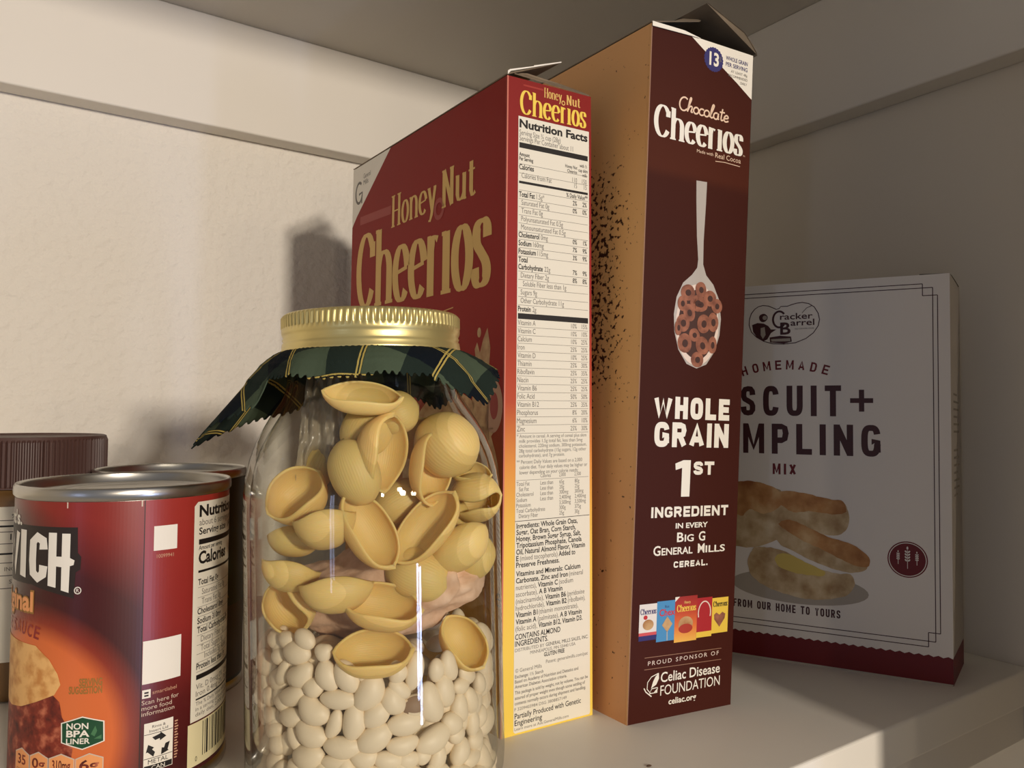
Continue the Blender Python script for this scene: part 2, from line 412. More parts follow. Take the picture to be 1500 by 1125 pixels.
BEANS=[(0.0842,0.249,0.0597,0,-0.85,0.53,0,0.0058,0.0041),(0.085,0.2475,0.0528,0.13,0.83,-0.5,0.22,0.0059,0.0041),(0.091,0.2391,0.0537,0.22,-0.77,0.34,0.49,0.0053,0.004),(0.0958,0.2346,0.0538,0.16,-0.82,0.28,0.47,0.0058,0.004),(0.1018,0.2308,0.049,0.13,0.82,-0.2,0.52,0.0067,0.0048),(0.0878,0.2431,0.0495,0,-0.89,0.46,0,0.0039,0.0035),(0.0938,0.2363,0.0464,0,-0.93,0.36,0,0.0064,0.0033),(0.088,0.2429,0.0421,0.12,-0.86,0.44,0.23,0.0062,0.0046),(0.0836,0.2507,0.0453,0.12,0.81,-0.54,0.18,0.0065,0.0034),(0.0835,0.2514,0.038,0.05,0.82,-0.56,0.07,0.0054,0.0034),(0.0928,0.2373,0.0384,0.22,0.76,-0.31,0.53,0.0051,0.0027),(0.0978,0.2332,0.0394,0.2,0.7,-0.22,0.64,0.0062,0.004),(0.104,0.2297,0.0416,0.07,0.92,-0.2,0.33,0.0053,0.004),(0.1091,0.2278,0.0455,0.07,-0.86,0.12,0.49,0.005,0.0042),(0.1109,0.2273,0.0489,0.04,-0.93,0.11,0.34,0.0043,0.003),(0.1159,0.2265,0.0543,0.03,0.76,-0.04,0.64,0.0065,0.0032),(0.1102,0.2276,0.0544,0.09,0.7,-0.09,0.7,0.0039,0.0033),(0.1004,0.2316,0.0542,0,-0.97,0.26,0,0.0025,0.0022),(0.1131,0.2267,0.0379,0,0.99,-0.09,0.04,0.0066,0.0041),(0.0876,0.2437,0.0344,0.08,-0.87,0.46,0.15,0.0062,0.0043),(0.095,0.2354,0.0313,0,-0.94,0.34,0,0.0065,0.0038),(0.1036,0.2298,0.0341,0.06,0.94,-0.21,0.25,0.0063,0.0044),(0.1121,0.2269,0.0311,0,0.99,-0.11,0.04,0.0055,0.0035),(0.0871,0.2445,0.0269,0.04,0.87,-0.48,0.08,0.0062,0.0044),(0.0936,0.2366,0.0262,0,-0.93,0.37,0,0.0056,0.0029),(0.1007,0.2313,0.0279,0,-0.97,0.26,0,0.0046,0.0033),(0.1078,0.2281,0.0267,0.01,-0.98,0.17,0.09,0.0053,0.0033),(0.0842,0.2499,0.0315,0.27,-0.72,0.47,0.42,0.0047,0.0026),(0.1216,0.2261,0.0428,0.01,0.82,0.01,-0.57,0.0073,0.0049),(0.1273,0.2268,0.0453,0.05,0.79,0.07,-0.61,0.0059,0.0042),(0.124,0.2265,0.0529,0.03,-0.71,-0.03,-0.71,0.004,0.003),(0.1293,0.2273,0.0531,0.07,0.81,0.09,-0.57,0.0056,0.0035),(0.123,0.226,0.0307,0,-0.98,-0.03,-0.17,0.0069,0.0045),(0.1308,0.2273,0.0336,0.03,0.96,0.12,-0.26,0.0048,0.0039),(0.1345,0.2286,0.0376,0.11,0.78,0.14,-0.6,0.0056,0.0037),(0.135,0.2289,0.0451,-0,-0.98,-0.19,-0,0.0042,0.0031),(0.14,0.2311,0.0382,0.13,0.84,0.22,-0.48,0.0058,0.0036),(0.1382,0.2304,0.0477,0.06,0.94,0.22,-0.25,0.005,0.0032),(0.1328,0.2278,0.0292,-0,-0.99,-0.15,-0,0.0037,0.0031),(0.1414,0.2317,0.0298,0.19,-0.68,-0.19,-0.68,0.005,0.0032),(0.1429,0.2325,0.0238,-0,-0.96,-0.29,-0,0.0046,0.0036),(0.1345,0.2282,0.0229,0.09,-0.85,-0.15,-0.49,0.0049,0.0039),(0.1408,0.231,0.0183,-0,-0.97,-0.26,-0,0.0054,0.0032),(0.1244,0.226,0.0242,0.03,-0.82,-0.04,-0.57,0.0047,0.0032),(0.1189,0.2259,0.0261,0,-1,0.02,0,0.0032,0.0028),(0.1138,0.2265,0.0259,0,-1,0.09,0,0.0043,0.003),(0.0806,0.261,0.0617,0,-0.75,0.66,0,0.0037,0.0031),(0.0822,0.2536,0.0632,0,-0.81,0.58,0,0.0037,0.003),(0.0857,0.246,0.0645,0.13,-0.84,0.48,0.22,0.0043,0.0032),(0.09,0.2401,0.0612,0,-0.91,0.41,0,0.0032,0.0031),(0.0818,0.2558,0.0514,0.3,0.69,-0.53,0.4,0.0055,0.0027),(0.0811,0.2583,0.0566,0.16,0.75,-0.61,0.2,0.0037,0.0029),(0.0809,0.2636,0.0353,0,-0.73,0.69,0,0.0045,0.0035),(0.0811,0.2616,0.0314,0.06,0.74,-0.67,0.06,0.0052,0.0035),(0.0816,0.2587,0.0272,0,-0.77,0.64,0,0.0041,0.0038),(0.0811,0.2667,0.0258,0.34,0.74,-0.43,0.39,0.0038,0.0031),(0.082,0.2557,0.042,0,-0.79,0.61,0,0.0037,0.003),(0.0807,0.265,0.0413,0.35,0.62,-0.61,0.36,0.0038,0.0035),(0.0807,0.2684,0.0461,0.46,0.56,-0.3,0.61,0.0042,0.0036),(0.1467,0.2359,0.0413,0.18,0.81,0.3,-0.47,0.0047,0.0033),(0.1478,0.2365,0.0293,0.01,-0.81,-0.17,-0.56,0.004,0.0029),(0.1159,0.2264,0.0429,0,-1,0.06,0,0.0043,0.0039),(0.0826,0.2601,0.0604,0.4,0.6,-0.51,0.47,0.0059,0.004),(0.1529,0.2435,0.0547,0.18,0.83,0.15,-0.5,0.0065,0.0044),(0.0805,0.2684,0.0515,0.08,-0.8,0.55,0.24,0.006,0.0041),(0.0849,0.2556,0.0551,0.16,0.77,-0.57,0.22,0.0058,0.004),(0.0889,0.2496,0.0549,0.15,0.82,-0.49,0.25,0.0058,0.004),(0.1538,0.2442,0.0447,0.23,0.63,0.09,-0.74,0.0065,0.0045),(0.0838,0.2813,0.0405,0.3,-0.6,0.58,0.46,0.0063,0.0043),(0.0824,0.2607,0.0479,0.08,0.75,-0.65,0.09,0.0059,0.004),(0.0861,0.2536,0.0502,0.28,-0.72,0.5,0.39,0.0058,0.004),(0.0949,0.2434,0.0511,0.16,0.84,-0.38,0.36,0.0057,0.0039),(0.1149,0.233,0.0488,0.04,0.89,-0.07,0.45,0.0058,0.004),(0.1271,0.2316,0.0488,0.06,-0.76,-0.07,-0.64,0.0059,0.0041),(0.153,0.2429,0.0398,0.04,-0.83,-0.23,-0.51,0.0065,0.0044),(0.0812,0.2718,0.0384,0.03,-0.79,0.58,0.19,0.0061,0.0042),(0.0832,0.2589,0.0424,0.33,-0.66,0.54,0.4,0.0059,0.004),(0.0903,0.2479,0.042,0.25,-0.75,0.43,0.44,0.0057,0.0039),(0.095,0.2431,0.0425,0.02,0.91,-0.41,0.05,0.0057,0.0039),(0.1032,0.2375,0.0446,0.04,0.95,-0.27,0.14,0.0057,0.0039),(0.1124,0.2336,0.0434,0.01,-0.99,0.12,0.12,0.0058,0.004),(0.1182,0.2321,0.0414,0.02,-0.74,0.03,0.67,0.0058,0.004),(0.1296,0.2315,0.0395,0.07,0.83,0.11,-0.54,0.0059,0.0041),(0.1428,0.2343,0.0355,0.06,-0.93,-0.3,-0.19,0.0062,0.0042),(0.082,0.2624,0.0324,0.36,0.63,-0.57,0.39,0.0059,0.0041),(0.0886,0.2499,0.0366,0.01,-0.85,0.53,0.02,0.0058,0.004),(0.0943,0.2437,0.0374,0.14,-0.86,0.4,0.29,0.0057,0.0039),(0.1003,0.2391,0.0385,0.06,-0.93,0.31,0.18,0.0057,0.0039),(0.1097,0.2343,0.0359,0.03,0.97,-0.16,0.2,0.0057,0.0039),(0.1163,0.2324,0.0367,0.04,-0.8,0.05,0.6,0.0058,0.004),(0.1246,0.2312,0.0341,0.03,-0.84,-0.05,-0.54,0.0059,0.004),(0.1356,0.2321,0.0314,0.09,-0.89,-0.19,-0.41,0.006,0.0041),(0.1513,0.24,0.0256,0.03,0.93,0.21,0.29,0.0064,0.0044),(0.0819,0.2735,0.0229,0.04,-0.77,0.6,0.21,0.0061,0.0042),(0.0841,0.2573,0.0277,0.18,0.75,-0.6,0.23,0.0058,0.004),(0.0894,0.2489,0.029,0.12,0.83,-0.5,0.2,0.0057,0.0039),(0.0966,0.2417,0.0324,0.03,0.92,-0.38,0.07,0.0057,0.0039),(0.1028,0.2375,0.0307,0.02,-0.96,0.28,0.06,0.0057,0.0039),(0.1124,0.2332,0.03,0.06,0.89,-0.11,0.45,0.0057,0.0039),(0.1193,0.2316,0.029,0.01,0.93,-0.02,0.36,0.0058,0.004),(0.131,0.2312,0.0271,0.07,-0.85,-0.12,-0.51,0.0059,0.0041),(0.1435,0.2341,0.0222,0.21,-0.7,-0.22,-0.65,0.0062,0.0042),(0.0822,0.2621,0.02,0.23,0.69,-0.63,0.25,0.0059,0.004),(0.0881,0.2505,0.0243,0.23,0.76,-0.49,0.36,0.0058,0.004),(0.094,0.2438,0.024,0.05,-0.9,0.43,0.11,0.0057,0.0039),(0.101,0.2384,0.0241,0.07,0.93,-0.3,0.2,0.0057,0.0039),(0.1088,0.2344,0.0256,0.09,-0.85,0.16,0.5,0.0057,0.0039),(0.1161,0.2321,0.023,0.03,-0.9,0.06,0.43,0.0058,0.004),(0.1263,0.2308,0.021,0.05,0.75,0.06,-0.66,0.0059,0.004),(0.1361,0.2318,0.0193,0.13,0.75,0.16,-0.63,0.006,0.0041),(0.1478,0.2359,0.0146,0.16,0.81,0.07,-0.55,0.0062,0.0043),(0.0827,0.2754,0.0102,0.16,0.78,-0.6,0.03,0.0061,0.0042),(0.084,0.2576,0.0149,0.09,0.77,-0.62,0.11,0.0058,0.004),(0.0894,0.2488,0.0162,0.37,-0.61,0.37,0.6,0.0057,0.0039),(0.0962,0.2418,0.0189,0.06,-0.91,0.39,0.13,0.0057,0.0039),(0.1024,0.2374,0.0175,0.06,-0.94,0.28,0.19,0.0057,0.0039),(0.1097,0.2339,0.0176,0.1,-0.79,0.14,0.59,0.0057,0.0039),(0.12,0.2312,0.0167,0,0.99,-0.02,0.13,0.0058,0.004),(0.1315,0.2309,0.0125,0.02,0.98,0.14,-0.13,0.0059,0.0041),(0.1429,0.2335,0.01,0.06,0.94,0.29,-0.19,0.0061,0.0042),(0.1535,0.2418,0.01,0.12,0.97,0.22,-0.05,0.0064,0.0044),(0.0838,0.278,0.01,0.32,0.73,-0.56,0.22,0.0062,0.0043),(0.0821,0.2626,0.01,0.48,-0.52,0.48,0.52,0.0059,0.004),(0.0868,0.2526,0.01,0.1,0.81,-0.56,0.15,0.0058,0.004),(0.0929,0.2447,0.0112,0.26,0.73,-0.37,0.51,0.0057,0.0039),(0.1004,0.2386,0.0122,0.13,-0.86,0.29,0.39,0.0057,0.0039),(0.1075,0.2346,0.0105,0.04,-0.96,0.2,0.18,0.0057,0.0039),(0.118,0.2313,0.01,0.01,0.99,-0.05,0.15,0.0058,0.004),(0.1244,0.2305,0.01,0,1,0.05,-0.01,0.0058,0.004),(0.1357,0.2313,0.01,0.14,-0.71,-0.14,-0.68,0.006,0.0041),(0.1496,0.2371,0.01,0.13,0.97,0.15,-0.15,0.0063,0.0043),(0.0821,0.2571,0.0172,0.31,0.68,-0.55,0.38,0.0058,0.004),(0.0852,0.2481,0.0202,0.18,-0.8,0.5,0.3,0.0057,0.0039),(0.0915,0.2388,0.0215,0.16,-0.84,0.37,0.36,0.0056,0.0038),(0.0957,0.2348,0.023,0.23,0.68,-0.24,0.65,0.0056,0.0038),(0.1019,0.2306,0.0222,0.01,-0.97,0.25,0.04,0.0056,0.0038),(0.1096,0.2274,0.0215,0.05,0.92,-0.13,0.37,0.0056,0.0038),(0.1156,0.2261,0.0202,0.02,-0.95,0.06,0.31,0.0056,0.0039),(0.125,0.2259,0.0187,0.02,0.95,0.05,-0.31,0.0058,0.004),(0.1345,0.228,0.0154,0.04,0.96,0.17,-0.21,0.0059,0.0041),(0.1475,0.2354,0.01,0.23,0.7,0.26,-0.62,0.0062,0.0043),(0.0828,0.2547,0.0121,0.42,-0.58,0.44,0.55,0.0058,0.004),(0.0865,0.2459,0.0148,0.06,0.86,-0.5,0.1,0.0056,0.0039),(0.0912,0.2392,0.0157,0.01,-0.91,0.41,0.03,0.0056,0.0038),(0.0972,0.2337,0.0166,0.05,-0.93,0.31,0.16,0.0055,0.0038),(0.1033,0.2299,0.0168,0.07,-0.92,0.22,0.31,0.0056,0.0038),(0.1101,0.2273,0.0163,0.07,0.86,-0.12,0.5,0.0056,0.0038),(0.1172,0.2259,0.0144,0.02,-0.94,0.05,0.33,0.0057,0.0039),(0.1258,0.2259,0.0113,0.03,0.85,0.05,-0.53,0.0058,0.004),(0.1342,0.2278,0.01,0,0.99,0.17,-0,0.0059,0.0041),(0.1452,0.2335,0.01,0.04,-0.94,-0.31,-0.13,0.0062,0.0042),(0.1538,0.2432,0.0126,0.28,0.71,0.37,-0.53,0.0054,0.0037),(0.1583,0.2519,0.0115,0.26,-0.73,-0.51,-0.38,0.0054,0.0037),(0.1605,0.2615,0.0126,0.16,-0.72,-0.65,-0.18,0.0054,0.0037),(0.1603,0.2713,0.0111,0.25,-0.62,-0.72,-0.21,0.0054,0.0037),(0.1575,0.2808,0.013,0.57,-0.41,-0.61,-0.38,0.0054,0.0037),(0.1526,0.2893,0.0124,0.56,0.35,0.7,-0.28,0.0054,0.0037),(0.1458,0.2963,0.0127,0.39,0.3,0.86,-0.13,0.0054,0.0037),(0.1374,0.3015,0.0123,0.61,-0.16,-0.76,-0.13,0.0054,0.0037),(0.128,0.3043,0.0124,0.52,0.07,0.85,-0.05,0.0054,0.0037),(0.1182,0.3048,0.0116,0.59,0.03,-0.81,0.02,0.0054,0.0037),(0.1085,0.3028,0.0113,0.16,0.16,-0.97,0.03,0.0054,0.0037),(0.0997,0.2986,0.0118,0.47,-0.25,0.84,0.14,0.0054,0.0037),(0.0922,0.2922,0.0122,0.58,-0.31,0.71,0.25,0.0054,0.0037),(0.0865,0.2842,0.0112,0.15,-0.5,0.85,0.09,0.0054,0.0037),(0.0829,0.2751,0.0111,0.49,-0.48,0.62,0.38,0.0054,0.0037),(0.156,0.2475,0.0227,0.18,-0.8,-0.49,-0.3,0.0054,0.0037),(0.1594,0.2567,0.0233,0.32,0.67,0.53,-0.41,0.0054,0.0037),(0.1604,0.2665,0.0224,0.2,0.67,0.69,-0.19,0.0054,0.0037),(0.159,0.2762,0.0227,0.01,0.6,0.8,-0.01,0.0054,0.0037),(0.1552,0.2853,0.0234,0.16,0.49,0.85,-0.09,0.0054,0.0037),(0.1493,0.2931,0.0216,0.27,-0.37,-0.88,-0.11,0.0054,0.0037),(0.1416,0.2993,0.0218,0.19,-0.27,-0.94,-0.05,0.0054,0.0037),(0.1326,0.3033,0.0225,0.57,-0.12,-0.81,-0.09,0.0054,0.0037),(0.1229,0.305,0.0226,0.18,-0.03,-0.98,-0,0.0054,0.0037),(0.1132,0.3043,0.022,0.08,0.1,-0.99,0.01,0.0054,0.0037),(0.1038,0.3012,0.022,0.36,0.21,-0.91,0.08,0.0054,0.0037),(0.0956,0.2959,0.0225,0.49,-0.29,0.8,0.18,0.0054,0.0037),(0.0889,0.2887,0.022,0.17,-0.45,0.87,0.09,0.0054,0.0037),(0.0841,0.28,0.023,0.38,-0.5,0.73,0.26,0.0054,0.0037),(0.0817,0.2705,0.0229,0.17,0.64,-0.73,0.15,0.0054,0.0037),(0.1533,0.2435,0.0322,0.12,-0.86,-0.45,-0.22,0.0054,0.0037),(0.1578,0.2522,0.0322,0.31,0.69,0.48,-0.44,0.0054,0.0037),(0.16,0.2618,0.0332,0.26,0.69,0.62,-0.28,0.0054,0.0037),(0.1597,0.2717,0.0338,0.02,0.65,0.76,-0.02,0.0054,0.0037),(0.1571,0.2811,0.0326,0.36,-0.5,-0.75,-0.24,0.0054,0.0037),(0.1522,0.2896,0.0321,0.3,-0.42,-0.85,-0.15,0.0054,0.0037),(0.1453,0.2966,0.0321,0.47,0.29,0.82,-0.17,0.0054,0.0037),(0.1369,0.3018,0.0339,0.26,-0.2,-0.94,-0.06,0.0054,0.0037),(0.1275,0.3047,0.0324,0.54,0.07,0.84,-0.05,0.0054,0.0037),(0.1177,0.3052,0.0339,0.24,0.04,-0.97,0.01,0.0054,0.0037),(0.108,0.3032,0.0336,0.51,-0.14,0.85,0.08,0.0054,0.0037),(0.0992,0.2989,0.0332,0.21,-0.28,0.94,0.06,0.0054,0.0037),(0.0917,0.2926,0.0325,0.23,-0.39,0.89,0.1,0.0054,0.0037),(0.0859,0.2846,0.0332,0.19,-0.5,0.84,0.12,0.0054,0.0037),(0.0824,0.2754,0.0328,0.41,-0.53,0.67,0.32,0.0054,0.0037),(0.1555,0.2478,0.0442,0.11,-0.83,-0.51,-0.19,0.0054,0.0037),(0.1589,0.257,0.0441,0.06,0.78,0.62,-0.08,0.0054,0.0037),(0.1599,0.2668,0.0442,0.02,-0.7,-0.71,-0.02,0.0054,0.0037),(0.1585,0.2765,0.0437,0.09,-0.6,-0.79,-0.07,0.0054,0.0037),(0.1547,0.2856,0.044,0.14,0.49,0.85,-0.08,0.0054,0.0037),(0.1488,0.2934,0.0427,0.59,0.3,0.7,-0.25,0.0054,0.0037),(0.1411,0.2996,0.0429,0.61,0.21,0.74,-0.17,0.0054,0.0037),(0.1321,0.3037,0.0443,0.03,0.15,0.99,-0,0.0054,0.0037),(0.1225,0.3054,0.044,0.68,0.02,0.73,-0.02,0.0054,0.0037),(0.1127,0.3047,0.0434,0.55,0.08,-0.83,0.05,0.0054,0.0037),(0.1033,0.3015,0.0437,0.1,-0.22,0.97,0.02,0.0054,0.0037),(0.0951,0.2962,0.0434,0.53,-0.28,0.78,0.19,0.0054,0.0037),(0.0884,0.289,0.0428,0.44,-0.4,0.78,0.22,0.0054,0.0037),(0.0837,0.2804,0.0432,0.14,-0.56,0.81,0.1,0.0054,0.0037),(0.0812,0.2708,0.0443,0.37,-0.57,0.65,0.33,0.0054,0.0037),(0.1528,0.2438,0.0535,0.15,0.84,0.44,-0.29,0.0054,0.0037),(0.1573,0.2526,0.0533,0.18,0.78,0.54,-0.26,0.0054,0.0037),(0.1595,0.2621,0.0535,0.02,0.74,0.67,-0.02,0.0054,0.0037),(0.1593,0.272,0.0531,0.45,-0.52,-0.61,-0.39,0.0054,0.0037),(0.1566,0.2814,0.0537,0.51,-0.44,-0.66,-0.34,0.0054,0.0037),(0.1517,0.29,0.0544,0.23,-0.43,-0.87,-0.11,0.0054,0.0037),(0.1448,0.297,0.0539,0.58,-0.26,-0.74,-0.2,0.0054,0.0037),(0.1364,0.3021,0.0532,0.24,-0.2,-0.95,-0.05,0.0054,0.0037),(0.127,0.305,0.0536,0.26,-0.08,-0.96,-0.02,0.0054,0.0037),(0.1172,0.3055,0.0545,0.48,-0.03,0.87,0.02,0.0054,0.0037),(0.1076,0.3035,0.0534,0.65,-0.12,0.75,0.11,0.0054,0.0037),(0.0987,0.2992,0.0535,0.57,-0.23,0.77,0.17,0.0054,0.0037),(0.0912,0.2929,0.0538,0.6,0.3,-0.69,0.26,0.0054,0.0037),(0.0855,0.2849,0.0537,0.24,-0.49,0.83,0.14,0.0054,0.0037),(0.0819,0.2757,0.0539,0.25,-0.58,0.75,0.2,0.0054,0.0037),(0.1346,0.2796,0.0532,0.68,0.68,0.18,0.18,0.0056,0.0038),(0.1309,0.2934,0.0545,0.37,0.37,0.6,0.6,0.0056,0.0038),(0.1232,0.2965,0.054,0.49,0.49,0.51,0.51,0.0056,0.0038),(0.1449,0.2656,0.0519,0.07,0.07,0.7,0.7,0.0056,0.0038),(0.105,0.2604,0.0519,0.63,0.63,0.33,0.33,0.0056,0.0038),(0.1003,0.2666,0.0552,0.57,0.57,0.42,0.42,0.0056,0.0038),(0.0944,0.2546,0.0553,0.7,0.7,0.12,0.12,0.0056,0.0038),(0.1463,0.2722,0.053,0.16,0.16,0.69,0.69,0.0056,0.0038),(0.0903,0.2686,0.0555,0.51,0.51,0.49,0.49,0.0056,0.0038),(0.1125,0.2739,0.0579,0.3,0.3,0.64,0.64,0.0056,0.0038),(0.1082,0.2629,0.0531,0.19,0.19,0.68,0.68,0.0056,0.0038),(0.0964,0.2544,0.0569,0.7,0.7,0.1,0.1,0.0056,0.0038),(0.14,0.2545,0.0521,0.69,0.69,0.14,0.14,0.0056,0.0038),(0.1158,0.2709,0.0519,0.66,0.66,0.27,0.27,0.0056,0.0038),(0.1016,0.2528,0.0522,0.59,0.59,0.39,0.39,0.0056,0.0038),(0.1153,0.2546,0.0554,0.27,0.27,0.65,0.65,0.0056,0.0038),(0.1447,0.2757,0.0555,0.26,0.26,0.66,0.66,0.0056,0.0038),(0.1166,0.2857,0.0582,0.36,0.36,0.61,0.61,0.0056,0.0038),(0.1343,0.2786,0.0572,0.65,0.65,0.29,0.29,0.0056,0.0038),(0.1129,0.2432,0.0527,0.7,0.7,0.07,0.07,0.0056,0.0038),(0.1055,0.277,0.0519,0.64,0.64,0.31,0.31,0.0056,0.0038),(0.1365,0.2697,0.0519,0.71,0.71,0.03,0.03,0.0056,0.0038),(0.0972,0.2573,0.0581,0.15,0.15,0.69,0.69,0.0056,0.0038),(0.1271,0.2494,0.054,0.55,0.55,0.44,0.44,0.0056,0.0038),(0.1254,0.2864,0.0522,0.29,0.29,0.64,0.64,0.0056,0.0038),(0.1221,0.2457,0.0546,0.31,0.31,0.63,0.63,0.0056,0.0038),(0.0965,0.2548,0.0547,0.09,0.09,0.7,0.7,0.0056,0.0038),(0.1161,0.2625,0.0581,0.25,0.25,0.66,0.66,0.0056,0.0038),(0.1222,0.2952,0.0522,0.42,0.42,0.57,0.57,0.0056,0.0038),(0.1397,0.2611,0.0583,0.7,0.7,0.06,0.06,0.0056,0.0038),(0.0912,0.2709,0.0577,0.51,0.51,0.49,0.49,0.0056,0.0038),(0.1135,0.2485,0.0529,0.64,0.64,0.3,0.3,0.0056,0.0038),(0.124,0.2572,0.0532,0.27,0.27,0.65,0.65,0.0056,0.0038)]

# ------------------------------------------------------------------ the cupboard
M_wall = mat('wall_paint', (228, 222, 210), .75, build=noise_bump(150, .9, .0022, 3))
M_trim = mat('trim_paint', (226, 220, 208), .5, build=noise_bump(60, .08, .001))
M_side = mat('side_wall_paint', (222, 214, 198), .6, build=noise_bump(120, .2, .001))
M_shelf = mat('shelf_paint', (230, 224, 211), .45, build=noise_bump(45, .08, .001))
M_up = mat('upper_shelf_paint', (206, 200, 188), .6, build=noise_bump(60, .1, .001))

def slab(name, lo, hi, m, label, cat, bev=.0):
    bm = bmesh.new(); box_bm(bm, lo, hi)
    if bev: bmesh.ops.bevel(bm, geom=bm.edges[:], offset=bev, segments=3, affect='EDGES', profile=.5)
    o = from_bm(name, bm, [m])
    return tag(o, label, cat, kind='structure')
YB, XR, ZC, YF = .579, .475, .421, .188
slab('wall_back', (-.62, YB, -.45), (XR + .02, YB + .03, .62), M_wall, 'cream plaster back wall of the cupboard behind the jars', 'wall')
slab('wall_right', (XR, .10, -.45), (XR + .03, YB, .62), M_side, 'cream painted side wall right of the biscuit mix carton', 'wall')
slab('wall_left', (-.65, .10, -.45), (-.62, YB + .03, .62), M_side, 'cream side wall at the far left end of the shelf', 'wall')
slab('wall_front', (.315, -.04, -.45), (.95, .10, .62), M_side, 'painted door jamb at the right of the cupboard opening', 'wall')
slab('shelf_board', (-.62, YF, -.019), (XR, YB, 0), M_shelf, 'cream painted shelf board carrying all the food packages', 'shelf', .0012)
slab('floor', (-.62, .15, -.40), (XR, YB, -.38), M_shelf, 'lower cream shelf board seen below the front edge', 'shelf')
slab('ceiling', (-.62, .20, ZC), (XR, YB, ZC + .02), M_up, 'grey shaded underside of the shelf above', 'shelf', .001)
slab('trim_1', (-.62, YB - .018, .341), (XR - .018, YB, ZC), M_trim, 'cream wooden cleat along the back wall under the upper shelf', 'trim', .0012)
slab('trim_2', (XR - .018, .16, .339), (XR, YB, ZC), M_trim, 'cream wooden cleat along the side wall under the upper shelf', 'trim', .0012)
slab('trim_3', (-.62, YF + .004, -.040), (XR, YF + .018, -.019), M_trim, 'wooden cleat under the front edge of the shelf', 'trim', .001)

# ------------------------------------------------------------------ cartons
M_card = mat('raw_card', (120, 104, 84), .8, build=noise_col(90, [(.3, (104, 90, 72)), (.7, (134, 116, 94))]))
M_white = mat('print_white', (236, 230, 216), .5)
M_ink = mat('print_black', (28, 24, 22), .5)
M_grey = mat('print_grey', (112, 106, 98), .5)
M_cream = mat('print_cream', (230, 224, 206), .5)

def carton(root, name, m, cs, top_drop=.0):
    """other faces of a carton; cs = 4 bottom + 4 top corners, both front-left, front-right, back-right, back-left"""
    bm = bmesh.new()
    v = [bm.verts.new(c) for c in cs]
    b = v[:4]; t = v[4:]
    for f in ((b[1], b[2], t[2], t[1]), (b[2], b[3], t[3], t[2]), (b[3], b[2], b[1], b[0]), (t[0], t[1], t[2], t[3])):
        bm.faces.new(f)
    return from_bm(name, bm, [m], root)

def plate(name, pts, m, parent, th=.0005):
    """a piece of card: outline given in space, thickened"""
    P = [Vector(p) for p in pts]
    n = (P[1] - P[0]).cross(P[2] - P[0]).normalized() * th
    bm = bmesh.new()
    a = [bm.verts.new(p) for p in P]; b = [bm.verts.new(p + n) for p in P]
    bm.faces.new(a[::-1]); bm.faces.new(b)
    for i in range(len(P)):
        j = (i + 1) % len(P)
        bm.faces.new((a[i], a[j], b[j], b[i]))
    return from_bm(name, bm, [m], parent)

# --- honey coloured carton -------------------------------------------------
A, B = Vector((.181, .2733, 0)), Vector((.2309, .2718, 0))
Tb, Ta = Vector((.2280, .2710, .2880)), Vector((.1818, .2728, .2872))
Lb, Lt = Vector((.1775, .4413, 0)), Vector((.1785, .4381, .2872))
Rb, Rt = Lb + Vector((.0502, 0, 0)), Lt + Vector((.0480, 0, .0004))
hn = thing('cereal_box', 'red and yellow cereal box with a nutrition panel, right behind the glass jar', 'cereal box', A)
RED = (136, 34, 30)
HSTOPS = [(0, (240, 208, 88)), (.28, (240, 196, 84)), (.40, (226, 150, 70)), (.50, (186, 78, 50)), (.66, (152, 42, 38)), (1, (132, 32, 29))]
M_hside = mat('side_print', RED, .45, spec=.25, build=grad_v(HSTOPS))
M_hfront = mat('front_print_shaded', RED, .5, spec=.12, build=grad_v([(0, (206, 160, 46)), (.16, (200, 142, 40)), (.30, (176, 108, 36)), (.42, (150, 70, 30)), (.52, (158, 34, 28)), (1, (140, 40, 34))]))  # printed red-to-yellow gradient; its yellow end is browned to carry the shade there
M_hedge = mat('worn_edge', (206, 120, 100), .6)
M_yel = mat('print_gold', (240, 206, 84), .45)
M_yel2 = mat('print_dull_gold', (222, 180, 100), .5)
M_rib = mat('print_ribbon', (160, 50, 40), .5)
M_tan = mat('print_tan', (186, 140, 90), .5, build=noise_col(160, [(.3, (164, 112, 64)), (.7, (206, 170, 120))]))
M_pale = mat('print_pale', (196, 150, 120), .5)
f, d = bilinear([A, B, Tb, Ta])
a = Art()
a.rect(0, 0, d[0], d[1], M_hside, 0)
a.rect(.0, 0, .7, d[1], M_hedge, 1)
serif_word(a, 'Cheerios', 7.4, 46.6, 271.6, 10.6, M_yel, 3, thick=.05)
serif_word(a, 'Honey', 21.0, 31.6, 281.4, 4.4, M_yel2, 3, thick=.045)
serif_word(a, 'Nut', 34.4, 43.2, 280.6, 4.4, M_yel2, 3, thick=.05)
a.ring(32.6, 280.9, .9, .9, .5, M_yel2, 3, 14)
a.rect(9.0, 284.2, 20.6, 285.0, M_rib, 2)
side = a.build('side_panel', f, hn, d, cell=6)
